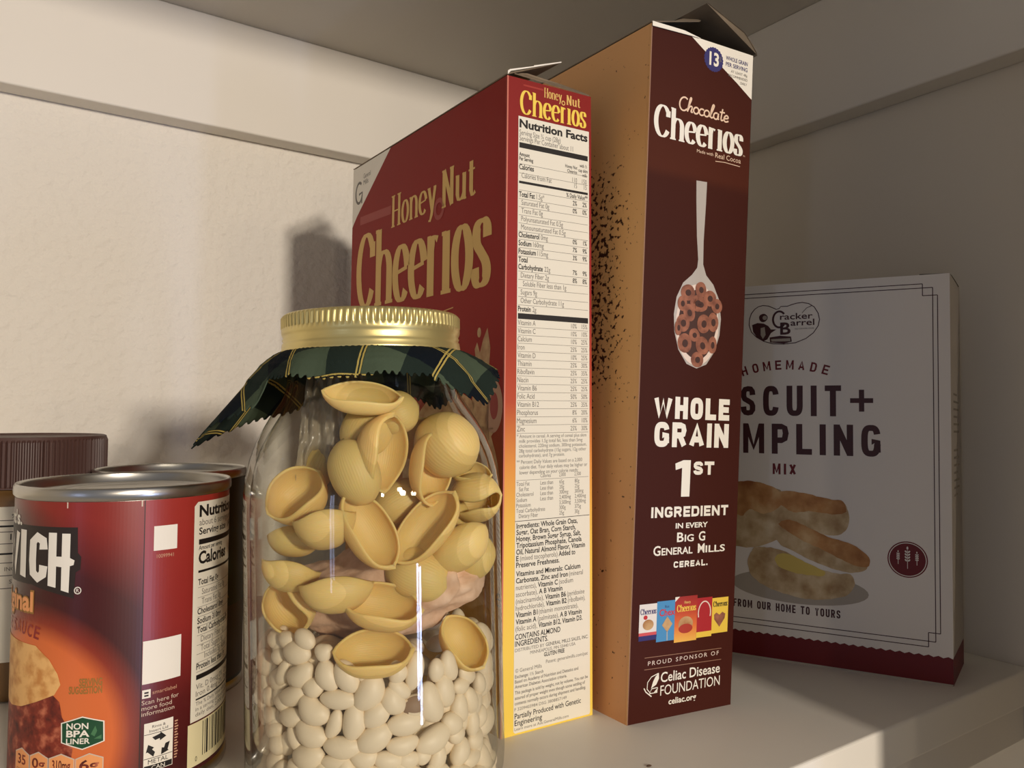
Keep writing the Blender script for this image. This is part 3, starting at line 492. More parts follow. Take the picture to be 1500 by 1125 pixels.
# nutrition panel: printed sheet of its own colour
a = Art()
PL, PR = 6.4, 48.5
a.poly([(PL, 270.3), (6.5, 1.6), (7.3, .8), (PR - .6, .8), (PR - .1, 1.6), (PR, 270.3)][::-1], M_cream, 2)
X0 = 7.0
def row(v, segs, h=2.25, x=X0, xs=.74, layer=3):
    for t, b in segs:
        w = a.text(t, x, v, h, M_ink if b else M_grey, layer, bold=.022 if b else 0.0, xs=xs)
        x += w + h * .42
def rt(v, t, x, h=2.1, b=True, xs=.74): a.text(t, x, v, h, M_ink if b else M_grey, 3, 'r', bold=.012 if b else 0.0, xs=xs)
def ln(v, th=.16): a.rect(X0, v - th / 2, 47.7, v + th / 2, M_grey, 3)
a.text('Nutrition Facts', X0, 265.4, 3.5, M_ink, 3, width=40.6, bold=.035)
row(262.0, [('Serving Size ¾ cup (28g)', 0)], 2.3, xs=.72)
row(259.4, [('Servings Per Container about 11', 0)], 2.3, xs=.72)
a.rect(X0, 256.2, 47.7, 258.6, M_ink, 3)
row(252.6, [('Amount', 1)], 1.6); row(250.6, [('Per Serving', 1)], 1.6)
rt(252.8, 'with ½', 47.2, 1.5); rt(250.6, 'cup skim', 47.6, 1.5); rt(248.5, 'milk', 47.2, 1.5)
rt(251.4, 'Honey Nut', 41.2, 1.5); rt(249.3, 'Cheerios', 41.0, 1.5)
ln(249.0)
row(246.6, [('Calories', 1)], 2.3); rt(245.2, '110', 41, b=False); rt(245.2, '150', 47, b=False); ln(244.9)
row(242.9, [('Calories from Fat', 0)], x=8.4); rt(242.6, '15', 41, b=False); rt(242.6, '15', 47, b=False)
a.rect(X0, 240.3, 47.7, 241.4, M_ink, 3)
rt(237.8, '% Daily Value**', 47.6, 1.9); ln(237.3)
NR = [(234.4, [('Total Fat', 1), ('1.5g*', 0)], '2%', '2%', 0), (230.8, [('Saturated Fat 0g', 0)], '0%', '0%', 1.4),
      (227.2, [('Trans Fat 0g', 0)], None, None, 1.4), (223.6, [('Polyunsaturated Fat 0.5g', 0)], None, None, 1.4), (219.9, [('Monounsaturated Fat 0.5g', 0)], None, None, 1.4),
      (216.4, [('Cholesterol', 1), ('0mg', 0)], '0%', '1%', 0), (212.7, [('Sodium', 1), ('160mg', 0)], '7%', '9%', 0), (209.0, [('Potassium', 1), ('115mg', 0)], '3%', '9%', 0),
      (202.2, [('Carbohydrate', 1), ('22g', 0)], '7%', '9%', 0), (198.5, [('Dietary Fiber 2g', 0)], '8%', '8%', 1.4), (194.8, [('Soluble Fiber less than 1g', 0)], None, None, 2.6),
      (191.0, [('Sugars 9g', 0)], None, None, 1.4), (187.3, [('Other Carbohydrate 11g', 0)], None, None, 1.4)]
for v, segs, c1, c2, ind in NR:
    row(v, segs, x=X0 + ind)
    if c1: rt(v, c1, 41); rt(v, c2, 47)
    ln(v - .95)
row(205.4, [('Total', 1)])
row(183.6, [('Protein', 1), ('2g', 0)])
a.rect(X0, 180.2, 47.7, 182.7, M_ink, 3)
for i, (t, c1, c2) in enumerate([('Vitamin A', '10%', '15%'), ('Vitamin C', '10%', '10%'), ('Calcium', '10%', '25%'), ('Iron', '25%', '25%'), ('Vitamin D', '10%', '25%'), ('Thiamin', '25%', '30%'), ('Riboflavin', '25%', '35%'), ('Niacin', '25%', '25%'), ('Vitamin B6', '25%', '25%'), ('Folic Acid', '50%', '50%'), ('Vitamin B12', '25%', '35%'), ('Phosphorus', '8%', '20%'), ('Magnesium', '6%', '10%'), ('Zinc', '25%', '30%')]):
    v = 177.5 - i * 3.595
    row(v, [(t, 0)]); rt(v, c1, 40.8, b=False); rt(v, c2, 47.2, b=False); ln(v - .85)
for i, t in enumerate(['* Amount in cereal. A serving of cereal plus skim', 'milk provides 1.5g total fat, less than 5mg', 'cholesterol, 220mg sodium, 300mg potassium,', '28g total carbohydrate (15g sugars, 12g other', 'carbohydrate), and 7g protein.']):
    a.text(t, X0 + (1.2 if i else 0), 127.9 - i * 2.12, 1.5, M_grey, 3, width=[39.5, 36, 38.5, 38.2, 25.5][i])
for i, t in enumerate(['** Percent Daily Values are based on a 2,000', 'calorie diet. Your daily values may be higher or', 'lower depending on your calorie needs:']):
    a.text(t, X0 + (1.6 if i else 0), 116.6 - i * 2.3, 1.6, M_grey, 3, width=[37, 38.4, 33][i])
a.text('Calories', 20, 110.2, 1.6, M_grey, 3, xs=.75); a.text('2,000', 30.5, 110.2, 1.6, M_grey, 3, xs=.75); a.text('2,500', 39.4, 110.2, 1.6, M_grey, 3, xs=.75)
ln(109.4)
for i, (t, l, c1, c2) in enumerate([('Total Fat', 1, '65g', '80g'), ('  Sat Fat', 1, '20g', '25g'), ('Cholesterol', 1, '300mg', '300mg'), ('Sodium', 1, '2,400mg', '2,400mg'), ('Potassium', 0, '3,500mg', '3,500mg'), ('Total Carbohydrate', 0, '300g', '375g'), ('  Dietary Fiber', 0, '25g', '30g')]):
    v = 107.0 - i * 2.33
    a.text(t.strip(), X0 + (1.4 if t[0] == ' ' else 0), v, 1.75, M_grey, 3, xs=.76)
    if l: a.text('Less than', 20, v, 1.75, M_grey, 3, xs=.76)
    a.text(c1, 30.7, v, 1.75, M_grey, 3, xs=.76); a.text(c2, 39.6, v, 1.75, M_grey, 3, xs=.76)
a.rect(PL, 91.6, PR - .2, 91.85, M_ink, 3)
def para(lines, v0, dv, h):
    for i, segs in enumerate(lines):
        x = X0 + .2
        for t, b, w in segs:
            a.text(t, x, v0 - i * dv, h, M_ink if b else M_grey, 3, width=w, bold=.018 if b else 0.0)
            x += w + .7
para([[('Ingredients: Whole Grain Oats,', 1, 34)], [('Sugar, Oat Bran, Corn Starch,', 1, 33)], [('Honey, Brown Sugar Syrup, Salt,', 1, 36)], [('Tripotassium Phosphate, Canola', 1, 36.4)], [('Oil, Natural Almond Flavor, Vitamin', 1, 38.4)], [('E', 1, 1.3), ('(mixed tocopherols)', 0, 20.5), ('Added to', 1, 9.5)], [('Preserve Freshness.', 1, 23.6)]], 88.6, 2.82, 2.2)
para([[('Vitamins and Minerals: Calcium', 1, 35.6)], [('Carbonate, Zinc and Iron', 1, 28.4), ('(mineral', 0, 8)], [('nutrients),', 0, 11), ('Vitamin C', 1, 11), ('(sodium', 0, 8)], [('ascorbate),', 0, 11.6), ('A B Vitamin', 1, 13)], [('(niacinamide),', 0, 15), ('Vitamin B6', 1, 11.6), ('(pyridoxine', 0, 10)], [('hydrochloride),', 0, 15.4), ('Vitamin B2', 1, 11.6), ('(riboflavin),', 0, 10)], [('Vitamin B1', 1, 11.6), ('(thiamin mononitrate),', 0, 22)], [('Vitamin A', 1, 11), ('(palmitate),', 0, 11.6), ('A B Vitamin', 1, 12.4)], [('(folic acid),', 0, 11.4), ('Vitamin B12,', 1, 12.4), ('Vitamin D3.', 1, 11.6)]], 67.9, 2.95, 2.15)
a.text('CONTAINS ALMOND', X0, 40.7, 2.3, M_ink, 3, width=24.4, bold=.012)
a.text('INGREDIENTS.', X0, 37.8, 2.3, M_ink, 3, width=17.6, bold=.012)
a.text('DISTRIBUTED BY', X0, 35.5, 1.4, M_grey, 3, width=15.6); a.text('GENERAL MILLS SALES, INC.', 23.4, 35.5, 1.5, M_ink, 3, width=24)
a.text('MINNEAPOLIS, MN 55440 USA', 15, 33.4, 1.4, M_grey, 3, width=25)
a.text('GLUTEN FREE', 22.4, 31.2, 1.7, M_ink, 3, width=11.4, bold=.02)
a.text('© General Mills', X0 + .2, 26.6, 1.6, M_grey, 3, width=14); a.text('Patent: generalmills.com/pat', 23.5, 28.0, 1.5, M_grey, 3, width=23.6)
for v, t, w in ((24.2, 'Exchange: 1½ Starch', 15), (22.1, 'Based on Academy of Nutrition and Dietetics and', 34.5), (19.9, 'American Diabetes Association criteria.', 28), (17.4, 'This package is sold by weight, not by volume. You can be', 40), (15.1, 'assured of proper weight even though some settling of', 38.4), (12.8, 'contents normally occurs during shipment and handling.', 38.8)):
    a.text(t, X0 + .1, v, 1.4, M_grey, 3, width=w, bold=.01)
a.text('F 3209403984 DSG 3808857149', X0, 10.3, 1.3, M_grey, 3, width=28)
a.text('Partially Produced with Genetic', X0 + .1, 6.9, 2.3, M_ink, 3, width=36, bold=.008)
a.text('Engineering', X0 + .1, 4.0, 2.3, M_ink, 3, width=14.4, bold=.008)
a.text('Learn more at Ask.GeneralMills.com', X0 + .1, 1.9, 1.25, M_grey, 3, width=29)
o = a.build('nutrition_panel', f, side, d, cell=6); o['label'] = 'cream nutrition and ingredients panel'
# broad front
f, d = bilinear([Lb, A, Ta, Lt])
a = Art()
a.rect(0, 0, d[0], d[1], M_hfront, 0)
a.rect(d[0] - .8, 0, d[0], d[1], M_rib, 1)
a.poly([(0, d[1]), (0, 251.5), (6.5, 257), (52, d[1])], M_white, 1)
serif_word(a, 'Cheerios', 9.5, 155.5, 200.5, 43, M_yel2, 3, thick=.058, rise=-.03, grow=.03)
serif_word(a, 'Honey', 54.5, 105.5, 241.2, 17.4, M_yel2, 3, thick=.045)
serif_word(a, 'Nut', 111.0, 143.4, 240.2, 18.4, M_yel2, 3, thick=.052)
a.ring(108.6, 240.5, 4.2, 4.4, 2.4, M_rib, 3, 24)
a.poly([(12, 250.8), (54, 249.2), (54, 254), (12, 255.8)], M_rib, 2)
a.stroke([(104.5, 187.6), (124, 189.4)], .5, .5, M_yel2, 2)
a.ring(9.4, 271, 4.8, 6.2, 1.6, M_grey, 2, 24, 50, 340); a.stroke([(9.2, 270), (14, 270.6), (13.4, 264)], 1.5, 1.5, M_grey, 2)
a.text('General', 15.5, 278.4, 2.8, M_grey, 2, width=10); a.text('Mills', 15.5, 274.6, 2.8, M_grey, 2, width=7)
a.poly([(143, 150), (145.5, 160), (144, 168), (146, 171), (148.4, 166), (151, 172), (154.5, 177), (157, 168), (156, 158), (158.6, 148), (160, 130), (150, 120), (140, 130)], M_tan, 2)
a.ell(147.6, 175.4, 1.6, 2.3, M_tan, 2, 14)
a.ell(159.5, 142, 7.6, 12, M_pale, 2, 30); a.ell(160.5, 142, 3.2, 6, M_rib, 3, 24)
a.ell(120, 110, 44, 40, M_tan, 2, 40, 0, .05, 3)
a.text('e', 167.4, 55.2, 9.2, M_ink, 3, 'r', xs=.75)
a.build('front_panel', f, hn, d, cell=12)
carton(hn, 'carton', M_hside, [A, B, Rb, Lb, Ta - Vector((0, 0, .002)), Tb - Vector((0, 0, .002)), Rt - Vector((0, 0, .002)), Lt - Vector((0, 0, .002))]).data.uv_layers.new(name='panel')
P1 = Vector((.2100, .2716, .2995))
up = Vector((0, 0, .0003))
flap = o = plate('top_flap', [Ta + up, P1, P1 + Vector((-.004, .155, .004)), Lt + up], M_card, hn); o['label'] = 'raised cardboard flap with a torn white edge'
plate('side_flap', [Tb + Vector((-.043, .001, .0002)), Tb + Vector((-.0005, .0006, .0002)), Tb + Vector((-.0012, .004, .0026)), Tb + Vector((-.014, .004, .0032)), Tb + Vector((-.034, .004, .0034)), Tb + Vector((-.042, .004, .0016))], M_card, hn)
bm = bmesh.new()
ep = [Ta + Vector((.000, -.0004, .0003)), Ta + Vector((.0016, -.0004, .0022)), Vector((.195, .2712, .2936)), P1 + Vector((.0004, -.0005, .0002))]
for i in range(len(ep) - 1):
    p, q = ep[i], ep[i + 1]; w = Vector((0, 0, .0008 if i else .0016))
    bm.faces.new([bm.verts.new(x) for x in (p, q, q + w * .6, p + w)])
o = from_bm('torn_edge', bm, [M_white], flap)

# --- chocolate coloured carton ----------------------------------------------
A, B = Vector((.2358, .2541, 0)), Vector((.2943, .2450, 0))
Tb, Ta = Vector((.3014, .2359, .3140)), Vector((.2435, .2465, .3178))
Lb, Lt = Vector((.2341, .4441, 0)), Vector((.2385, .4365, .3178))
Rb, Rt = Lb + Vector((.059, 0, 0)), Lt + Vector((.0575, 0, -.0038))
ch = thing('cereal_box', 'tall chocolate brown cereal box leaning slightly, in the middle of the shelf', 'cereal box', A)
def brown_grad(t, b):
    uv = nd(t, 'ShaderNodeUVMap', uv_map='panel'); s = nd(t, 'ShaderNodeSeparateXYZ')
    t.links.new(uv.outputs['UV'], s.inputs[0])
    r = ramp(t, [(0, (66, 26, 18)), (.5, (60, 22, 14)), (.78, (62, 23, 14)), (.795, (76, 32, 18)), (1, (62, 23, 16))])
    t.links.new(s.outputs[1], r.inputs['Fac']); t.links.new(r.outputs['Color'], b.inputs['Base Color'])
M_choc = mat('chocolate_print', (62, 27, 20), .5, spec=.12, build=brown_grad)
def gold_specks(t, b):
    uv = nd(t, 'ShaderNodeUVMap', uv_map='panel')
    mp = nd(t, 'ShaderNodeMapping'); mp.inputs['Scale'].default_value = (190, 318, 1)
    t.links.new(uv.outputs['UV'], mp.inputs['Vector'])
    n1 = nd(t, 'ShaderNodeTexNoise', Scale=.42, Detail=3.0); n2 = nd(t, 'ShaderNodeTexNoise', Scale=.05, Detail=3.0)
    t.links.new(mp.outputs['Vector'], n1.inputs['Vector']); t.links.new(mp.outputs['Vector'], n2.inputs['Vector'])
    s = nd(t, 'ShaderNodeSeparateXYZ'); t.links.new(uv.outputs['UV'], s.inputs[0])
    mu = ramp(t, [(.60, (0, 0, 0, 1)), (.78, (1, 1, 1, 1)), (.86, (.86, .86, .86, 1)), (.90, (.62, .62, .62, 1)), (.95, (.28, .28, .28, 1)), (.975, (0, 0, 0, 1))]); t.links.new(s.outputs[0], mu.inputs['Fac'])
    mv = ramp(t, [(.40, (0, 0, 0, 1)), (.52, (1, 1, 1, 1)), (.74, (1, 1, 1, 1)), (.86, (0, 0, 0, 1))]); t.links.new(s.outputs[1], mv.inputs['Fac'])
    a1 = nd(t, 'ShaderNodeMath', operation='MULTIPLY'); t.links.new(mu.outputs['Color'], a1.inputs[0]); t.links.new(mv.outputs['Color'], a1.inputs[1])
    a2 = nd(t, 'ShaderNodeMath', operation='MULTIPLY_ADD'); t.links.new(n2.outputs['Fac'], a2.inputs[0]); a2.inputs[1].default_value = .30; t.links.new(n1.outputs['Fac'], a2.inputs[2])
    a3 = nd(t, 'ShaderNodeMath', operation='MULTIPLY_ADD'); t.links.new(a1.outputs[0], a3.inputs[0]); a3.inputs[1].default_value = .215; t.links.new(a2.outputs[0], a3.inputs[2])
    k = ramp(t, [(.84, (0, 0, 0, 1)), (.90, (1, 1, 1, 1))]); t.links.new(a3.outputs[0], k.inputs['Fac'])
    base = ramp(t, [(0, (212, 152, 102)), (.30, (216, 160, 106)), (.45, (222, 170, 106)), (.75, (220, 168, 104)), (1, (212, 160, 106))]); t.links.new(s.outputs[1], base.inputs['Fac'])
    mx = nd(t, 'ShaderNodeMix', data_type='RGBA')
    t.links.new(k.outputs['Color'], mx.inputs['Factor']); t.links.new(base.outputs['Color'], mx.inputs['A']); mx.inputs['B'].default_value = lin(66, 36, 22)
    t.links.new(mx.outputs['Result'], b.inputs['Base Color'])
M_gold = mat('caramel_print', (190, 140, 88), .45, spec=.3, build=gold_specks)
M_spoon = mat('print_silver', (176, 168, 160), .5, build=noise_col(40, [(.3, (160, 152, 144)), (.7, (190, 182, 174))], stretch=(1, 1, .1)))
M_milk = mat('print_milk', (226, 206, 192), .5)
M_oat = mat('print_cereal', (140, 84, 60), .6, build=noise_col(260, [(.3, (112, 62, 44)), (.7, (166, 104, 78))]))
M_oatd = mat('print_cereal_dark', (62, 30, 22), .6)
M_pink = mat('print_rose_cream', (232, 200, 172), .5)
M_navy = mat('print_navy', (44, 40, 104), .5)
M_brline = mat('print_bronze', (150, 112, 88), .5)
f, d = bilinear([A, B, Tb, Ta]); W = d[0]
a = Art()
a.rect(0, 0, W, d[1], M_choc, 0)
a.rect(0, 0, .45, d[1], M_brline, 1)
a.poly([(22.0, d[1]), (30, 313), (40, 308), (50, 302), (W, 296), (W, d[1])][::-1], M_white, 1)
a.items[-1] = (a.items[-1][0], a.items[-1][1], a.mi(M_white), 1)
import math as _m
bad = []
for i in range(48):
    r = 5.4 + (.35 if i % 2 else 0)
    bad.append((35.6 + r * _m.cos(2 * _m.pi * i / 48), 310.0 + r * 1.05 * _m.sin(2 * _m.pi * i / 48)))
a.poly(bad, M_navy, 2)
a.text('13', 33.0, 307.2, 6.0, M_white, 3, width=5.6, bold=.03); a.text('g', 39.0, 310.6, 2.4, M_grey, 3, xs=.8)
a.text('WHOLE GRAIN', 42.8, 311.9, 1.9, M_navy, 3, width=13.2, bold=.012); a.text('PER SERVING', 42.8, 308.9, 1.9, M_navy, 3, width=13.2, bold=.012)
a.text('AT LEAST 48g', 46.0, 306.4, 1.2, M_grey, 3, width=10); a.text('RECOMMENDED', 44.6, 304.2, 1.2, M_grey, 3, width=11.6); a.text('DAILY', 52, 302.0, 1.2, M_grey, 3, width=4)
serif_word(a, 'Cheerios', 3.4, 54.4, 266.9, 14.6, M_white, 3, thick=.056)
script_word(a, 'Chocolate', 15.6, 45.6, 281.6, 6.4, M_pink, .75, 3)
a.text('Made with', 27.6, 263.6, 1.5, M_pink, 3, width=9.6); a.text('Real Cocoa', 38.4, 263.2, 2.4, M_pink, 3, width=15.4, xs=.8)
a.stroke([(38.6, 261.4), (44, 261.9), (53.4, 261.6)], .3, .3, M_pink, 3)
a.text('TM', 55.0, 266.8, .8, M_pink, 3, xs=.8)
# spoon with cereal
sp = [(28.0, 250.2), (34.2, 250.5), (34.0, 240), (33.4, 222), (33.6, 211), (35.6, 206), (40, 202), (43.8, 195), (45.2, 186), (44.6, 178), (42, 170), (37.4, 163.6), (31.8, 161.4), (26, 163.2), (21, 169.6), (18.4, 178), (17.8, 186), (19.0, 194), (22.4, 201), (27.4, 205.4), (30.2, 209), (30.6, 213), (29.4, 224), (28.4, 240)]
a.poly(sp[::-1], M_spoon, 1)
a.ell(31.4, 182, 12.4, 19.2, M_milk, 2, 40)
a.ell(31.6, 182.4, 11.2, 16.4, M_oatd, 3, 36, 0, .04, 2)
def zz(x, y): return (17.9 + (860 + x / 5.357 - 987) * .397, 203.3 - (y - 410) * .3225)
rings = [(780, 240 + 1020 / 5.357, 3.9, 3.6, 0), (880, 240 + 985 / 5.357, 3.0, 3.6, 10), (952, 240 + 1045 / 5.357, 3.6, 3.6, 0), (1010, 240 + 1100 / 5.357, 3.0, 3.4, 0), (860, 240 + 1095 / 5.357, 4.2, 3.8, 0), (740, 240 + 1110 / 5.357, 2.6, 3.4, 0),
         (795, 440 + 105 / 5.357, 3.2, 3.9, 20), (910, 440 + 180 / 5.357, 3.6, 4.4, -10), (750, 440 + 190 / 5.357, 3.6, 4.0, 0), (985, 440 + 160 / 5.357, 3.0, 4.4, 0), (840, 440 + 275 / 5.357, 3.0, 3.0, 0), (905, 440 + 352 / 5.357, 3.6, 4.2, 20), (768, 440 + 345 / 5.357, 3.8, 4.4, 0), (870, 440 + 465 / 5.357, 3.4, 3.6, 0), (985, 440 + 340 / 5.357, 2.4, 4.0, 0), (715, 440 + 230 / 5.357, 2.0, 3.4, 0), (880, 440 + 30 / 5.357, 4.0, 3.4, 0)]
for i, (x, y, rx, ry, ro) in enumerate(rings):
    u, v = zz(x, y)
    a.ell(u, v, rx * 1.05, ry * 1.05, M_oat, 4 + i % 4, 20, R(ro), .03, i)
    a.ell(u + .2, v - .1, rx * .42, ry * .42, M_oatd, 8, 14, R(ro))
# big words
block_word(a, 'WHOLE', 8.4, 52.2, 137.3, 10.3, M_white, 2.7, 1.5)
block_word(a, 'GRAIN', 9.3, 52.2, 124.2, 11.5, M_white, 2.8, 1.6)
a.poly([(25.4, 101.2), (30.2, 101.2), (30.4, 118.2), (26.2, 118.2), (21.6, 116.6), (21.9, 113.6), (25.5, 114.6)], M_white, 3)
block_word(a, 'ST', 32.0, 44.2, 111.3, 6.3, M_white, 1.7, .8)
block_word(a, 'INGREDIENT', 9.1, 53.5, 91.8, 4.9, M_white, 1.2, .8)
a.text('IN EVERY', 23.0, 86.6, 2.3, M_white, 3, width=18.6, bold=.025)
def smallcaps(words, u0, u1, v, h):
    xs0 = u0; tot = sum(len(w) - 1 + 1.45 for w in words) + .8 * (len(words) - 1); k = (u1 - u0) / tot
    for w in words:
        a.text(w[0], xs0, v, h, M_white, 3, width=1.3 * k, bold=.018); xs0 += 1.5 * k
        if len(w) > 1:
            a.text(w[1:].upper(), xs0, v, h * .74, M_white, 3, width=(len(w) - 1.2) * k, bold=.018); xs0 += (len(w) - 1) * k
        xs0 += .8 * k
smallcaps(['Big', 'G'], 24.0, 40.6, 80.3, 4.2); smallcaps(['General', 'Mills'], 11.0, 52.6, 74.6, 4.2)
block_word(a, 'CEREAL.', 22.6, 42.2, 68.4, 2.9, M_white, .72, .62)
# five little packages
M_bx = [mat('print_box_white', (226, 220, 214), .5), mat('print_box_blue', (70, 140, 190), .5), mat('print_box_red', RED, .5, build=grad_v([(.10, (236, 190, 80)), (.13, (220, 110, 50)), (.155, (180, 50, 36)), (.18, (140, 30, 28))])), mat('print_box_crimson', (170, 32, 40), .5), mat('print_box_yellow', (232, 196, 70), .5)]
a.rect(4.6, 36.6, 14.6, 53.0, M_bx[0], 2); a.rect(4.6, 36.6, 14.6, 38.8, M_navy, 3); a.rect(4.6, 38.8, 14.6, 40.2, mat('print_rose', (206, 80, 84), .5), 3)
a.ell(9.6, 43.6, 3.0, 2.4, M_tan, 3, 18); a.ell(8.0, 47.0, 1.1, 1.0, mat('print_heart', (190, 40, 44), .5), 4, 12); serif_word(a, 'Cheerios', 5.2, 13.8, 48.4, 2.6, M_navy, 4)
a.rect(14.2, 35.2, 24.4, 53.6, M_bx[1], 3); a.text('Rice', 18.6, 50.4, 1.2, M_navy, 4, xs=.8); a.text('Chex', 15.6, 46.8, 3.0, mat('print_scarlet', (200, 44, 50), .5), 4, width=8.6, bold=.02); a.poly([(17.2, 42.6), (20.2, 39.2), (23.0, 42.8), (20, 46.4)], M_tan, 5); a.stroke([(20.2, 39.4), (20.3, 35.4)], .5, .5, M_spoon, 4)
a.rect(24.2, 33.8, 37.0, 54.8, M_bx[2], 4); a.poly([(24.2, 54.8), (24.2, 52.6), (26.8, 54.8)], M_white, 5); serif_word(a, 'Cheerios', 25.4, 36.2, 47.8, 3.2, M_yel, 5); serif_word(a, 'Honey', 29.4, 33.0, 51.4, 1.2, M_yel2, 5); a.ell(30.6, 42.0, 4.2, 3.4, M_tan, 5, 22); a.ell(30.6, 39.8, 4.0, 2.2, mat('print_bowl', (170, 52, 34), .5), 6, 20)
a.rect(36.8, 34.6, 45.9, 53.2, M_bx[3], 3); a.rect(36.8, 34.6, 45.9, 37.2, M_bx[4], 4); a.ring(41.4, 46, 3.6, 5.4, .6, M_milk, 4, 24, -20, 200)
a.rect(45.7, 35.6, 55.6, 52.4, M_bx[4], 2); serif_word(a, 'Cheerios', 46.6, 55.0, 48.2, 2.6, M_ink, 4); a.poly([(50.6, 38.4), (47.4, 42.2), (47.2, 44.4), (48.6, 45.4), (50.4, 44.2), (52.2, 45.4), (54.0, 44.4), (53.6, 42.2)], M_oat, 3)
a.stroke([(8.3, 28.8), (52.4, 28.0)], .28, .28, M_brline, 3); a.stroke([(8.3, 23.5), (52.4, 22.7)], .28, .28, M_brline, 3)
a.text('PROUD SPONSOR OF', 10.2, 25.1, 1.9, M_milk, 3, width=40.6, space=1.35)
a.text('Celiac Disease', 17.6, 16.6, 4.4, M_white, 3, width=34.2, bold=.012)
a.text('FOUNDATION', 17.6, 10.6, 4.5, M_white, 3, width=34.4)
a.text('celiac.org', 22.4, 5.9, 2.7, M_white, 3, width=15.8, bold=.02)
a.poly([(16.4, 21.2), (16.6, 18.6), (15.2, 16.0), (12.4, 14.6), (13.4, 17.6), (14.6, 19.6)], M_white, 3)
a.stroke([(16.2, 21.0), (12.4, 19.8), (10.4, 17.6), (10.2, 14.6), (12.4, 12.2)], .4, .4, M_white, 3)
a.poly([(16.2, 14.6), (15.8, 12.4), (13.6, 12.2), (14.6, 13.2)], M_white, 3); a.stroke([(15.9, 14.6), (15.8, 12.4), (11.6, 12.4), (12.8, 14.4), (15.9, 14.6)], .45, .45, M_white, 3)
a.stroke([(8.5, 15.2), (9.6, 13.4), (12.8, 10.9)], .5, .5, M_white, 3)
a.build('side_panel', f, ch, d, cell=6)
f, d = bilinear([Lb, A, Ta, Lt])
a = Art(); a.rect(0, 0, d[0], d[1], M_gold, 0); a.rect(d[0] - .7, 0, d[0], d[1], mat('caramel_edge', (222, 170, 110), .5), 1)
a.build('front_panel', f, ch, d, cell=8)
dn = Vector((0, 0, .002))
carton(ch, 'carton', M_choc, [A, B, Rb, Lb, Ta - dn, Tb - dn, Rt - dn, Lt - dn]).data.uv_layers.new(name='panel')
M_cardd = mat('grey_card', (112, 100, 84), .8, build=noise_col(70, [(.3, (100, 88, 72)), (.7, (124, 110, 92))]))
o = plate('top_flap', [Vector((.3042, .2362, .3147)), Vector((.3046, .2366, .3162)), Vector((.3010, .2362, .3195)), Vector((.2950, .2361, .3235)), Vector((.2685, .2360, .3300)), Vector((.2640, .395, .3316)), Vector((.2980, .415, .3150)), Vector((.3030, .405, .3140))], M_cardd, ch); o['label'] = 'big raised brown flap'
flap = plate('top_flap', [Ta + Vector((0, .0004, .0004)), Vector((.2690, .2412, .3235)), Vector((.2732, .2440, .3262)), Vector((.2735, .248, .3290)), Vector((.2690, .2515, .3290)), Vector((.2500, .262, .3222)), Lt + Vector((0, 0, .0004))], M_cardd, ch)
o = plate('torn_edge', [Ta + Vector((0, -.0004, -.0016)), Ta.lerp(Tb, .46) + Vector((0, -.0004, -.0002)), Ta.lerp(Tb, .30) + Vector((0, -.0004, .0010)), Ta + Vector((0, -.0004, .0006))], M_white, flap, .0003)

# --- white biscuit mix carton -----------------------------------------------
A = Vector((.4095, .1977, 0)); L = Vector((.3305, .3426, 0)); Ht = .2133
dp = Vector((.0428, .0150, 0))
bx = thing('baking_mix_box', 'white baking mix carton with a dark red bottom band, by the side wall', 'box', A)
M_bw = mat('carton_white', (238, 231, 221), .55)
M_maroon = mat('print_maroon', (112, 20, 22), .5)
M_mar2 = mat('print_dark_plum', (72, 34, 34), .5)
M_crust = mat('print_biscuit_crust', (170, 110, 60), .6, build=noise_col(75, [(.3, (150, 92, 46)), (.5, (194, 140, 84)), (.72, (222, 186, 134))]))
M_crumb = mat('print_biscuit_crumb', (200, 172, 128), .6, build=noise_col(120, [(.3, (170, 136, 92)), (.55, (206, 180, 138)), (.75, (226, 208, 172))]))
M_butter = mat('print_butter', (216, 190, 96), .5)
M_plate = mat('print_soft_grey', (178, 168, 154), .6)
f, d = bilinear([L, A, A + Vector((.0002, -.0006, Ht)), L + Vector((0, 0, Ht))]); W, Hh = d
a = Art()
o7 = 13.9
a.rect(0, 0, W, Hh, M_bw, 0)
band = [(0, 0), (W, 0)]
n = 74
for i in range(n, -1, -1): band.append((W * i / n, 14.1 + (.55 if i % 2 else -.35)))
a.poly(band, M_maroon, 1)
a.rect(0, 0, W, .9, M_plate, 2)
def line(pts): a.stroke([(x + o7, y) for x, y in pts], .42, .42, M_mar2, 2)
cx = W / 2 - o7
for s in (1, -1):
    q = lambda u: cx + s * (u - 69.0)
    for P in ([(69, 208.5), (139, 208.5), (139, 202.2), (145.9, 202.2), (145.9, 26), (140.4, 26), (140.4, 18.6), (69, 18.6)], [(69, 206.3), (143.7, 206.3), (143.7, 21.5), (69, 21.5)]):
        for (x0, y0), (x1, y1) in zip(P, P[1:]): line([(q(x0), y0), (q(x1), y1)])
def lz(x, y): return (o7 + 49.7 + (x - 127) * .04936, 202.2 - (y - 172) * .0509)
lg = [(135, 400), (140, 330), (160, 270), (200, 220), (240, 195), (290, 183), (350, 192), (400, 215), (440, 236), (470, 228), (490, 205), (560, 207), (610, 190), (660, 178), (720, 172), (790, 188), (850, 230), (890, 300), (905, 370), (890, 440), (840, 515), (760, 575), (650, 618), (520, 630), (400, 622), (300, 592), (220, 543), (160, 480), (135, 400)]
a.stroke([lz(*p) for p in lg], .45, .45, M_mar2, 2)
a.ring(*lz(472, 350), 3.4, 4.6, 1.1, M_mar2, 3, 20, 40, 320)
a.text('racker', *lz(480, 355), 3.4, M_mar2, 3, width=17.4, bold=.012); a.text('arrel', *lz(595, 427), 3.4, M_mar2, 3, width=12.6, bold=.012)
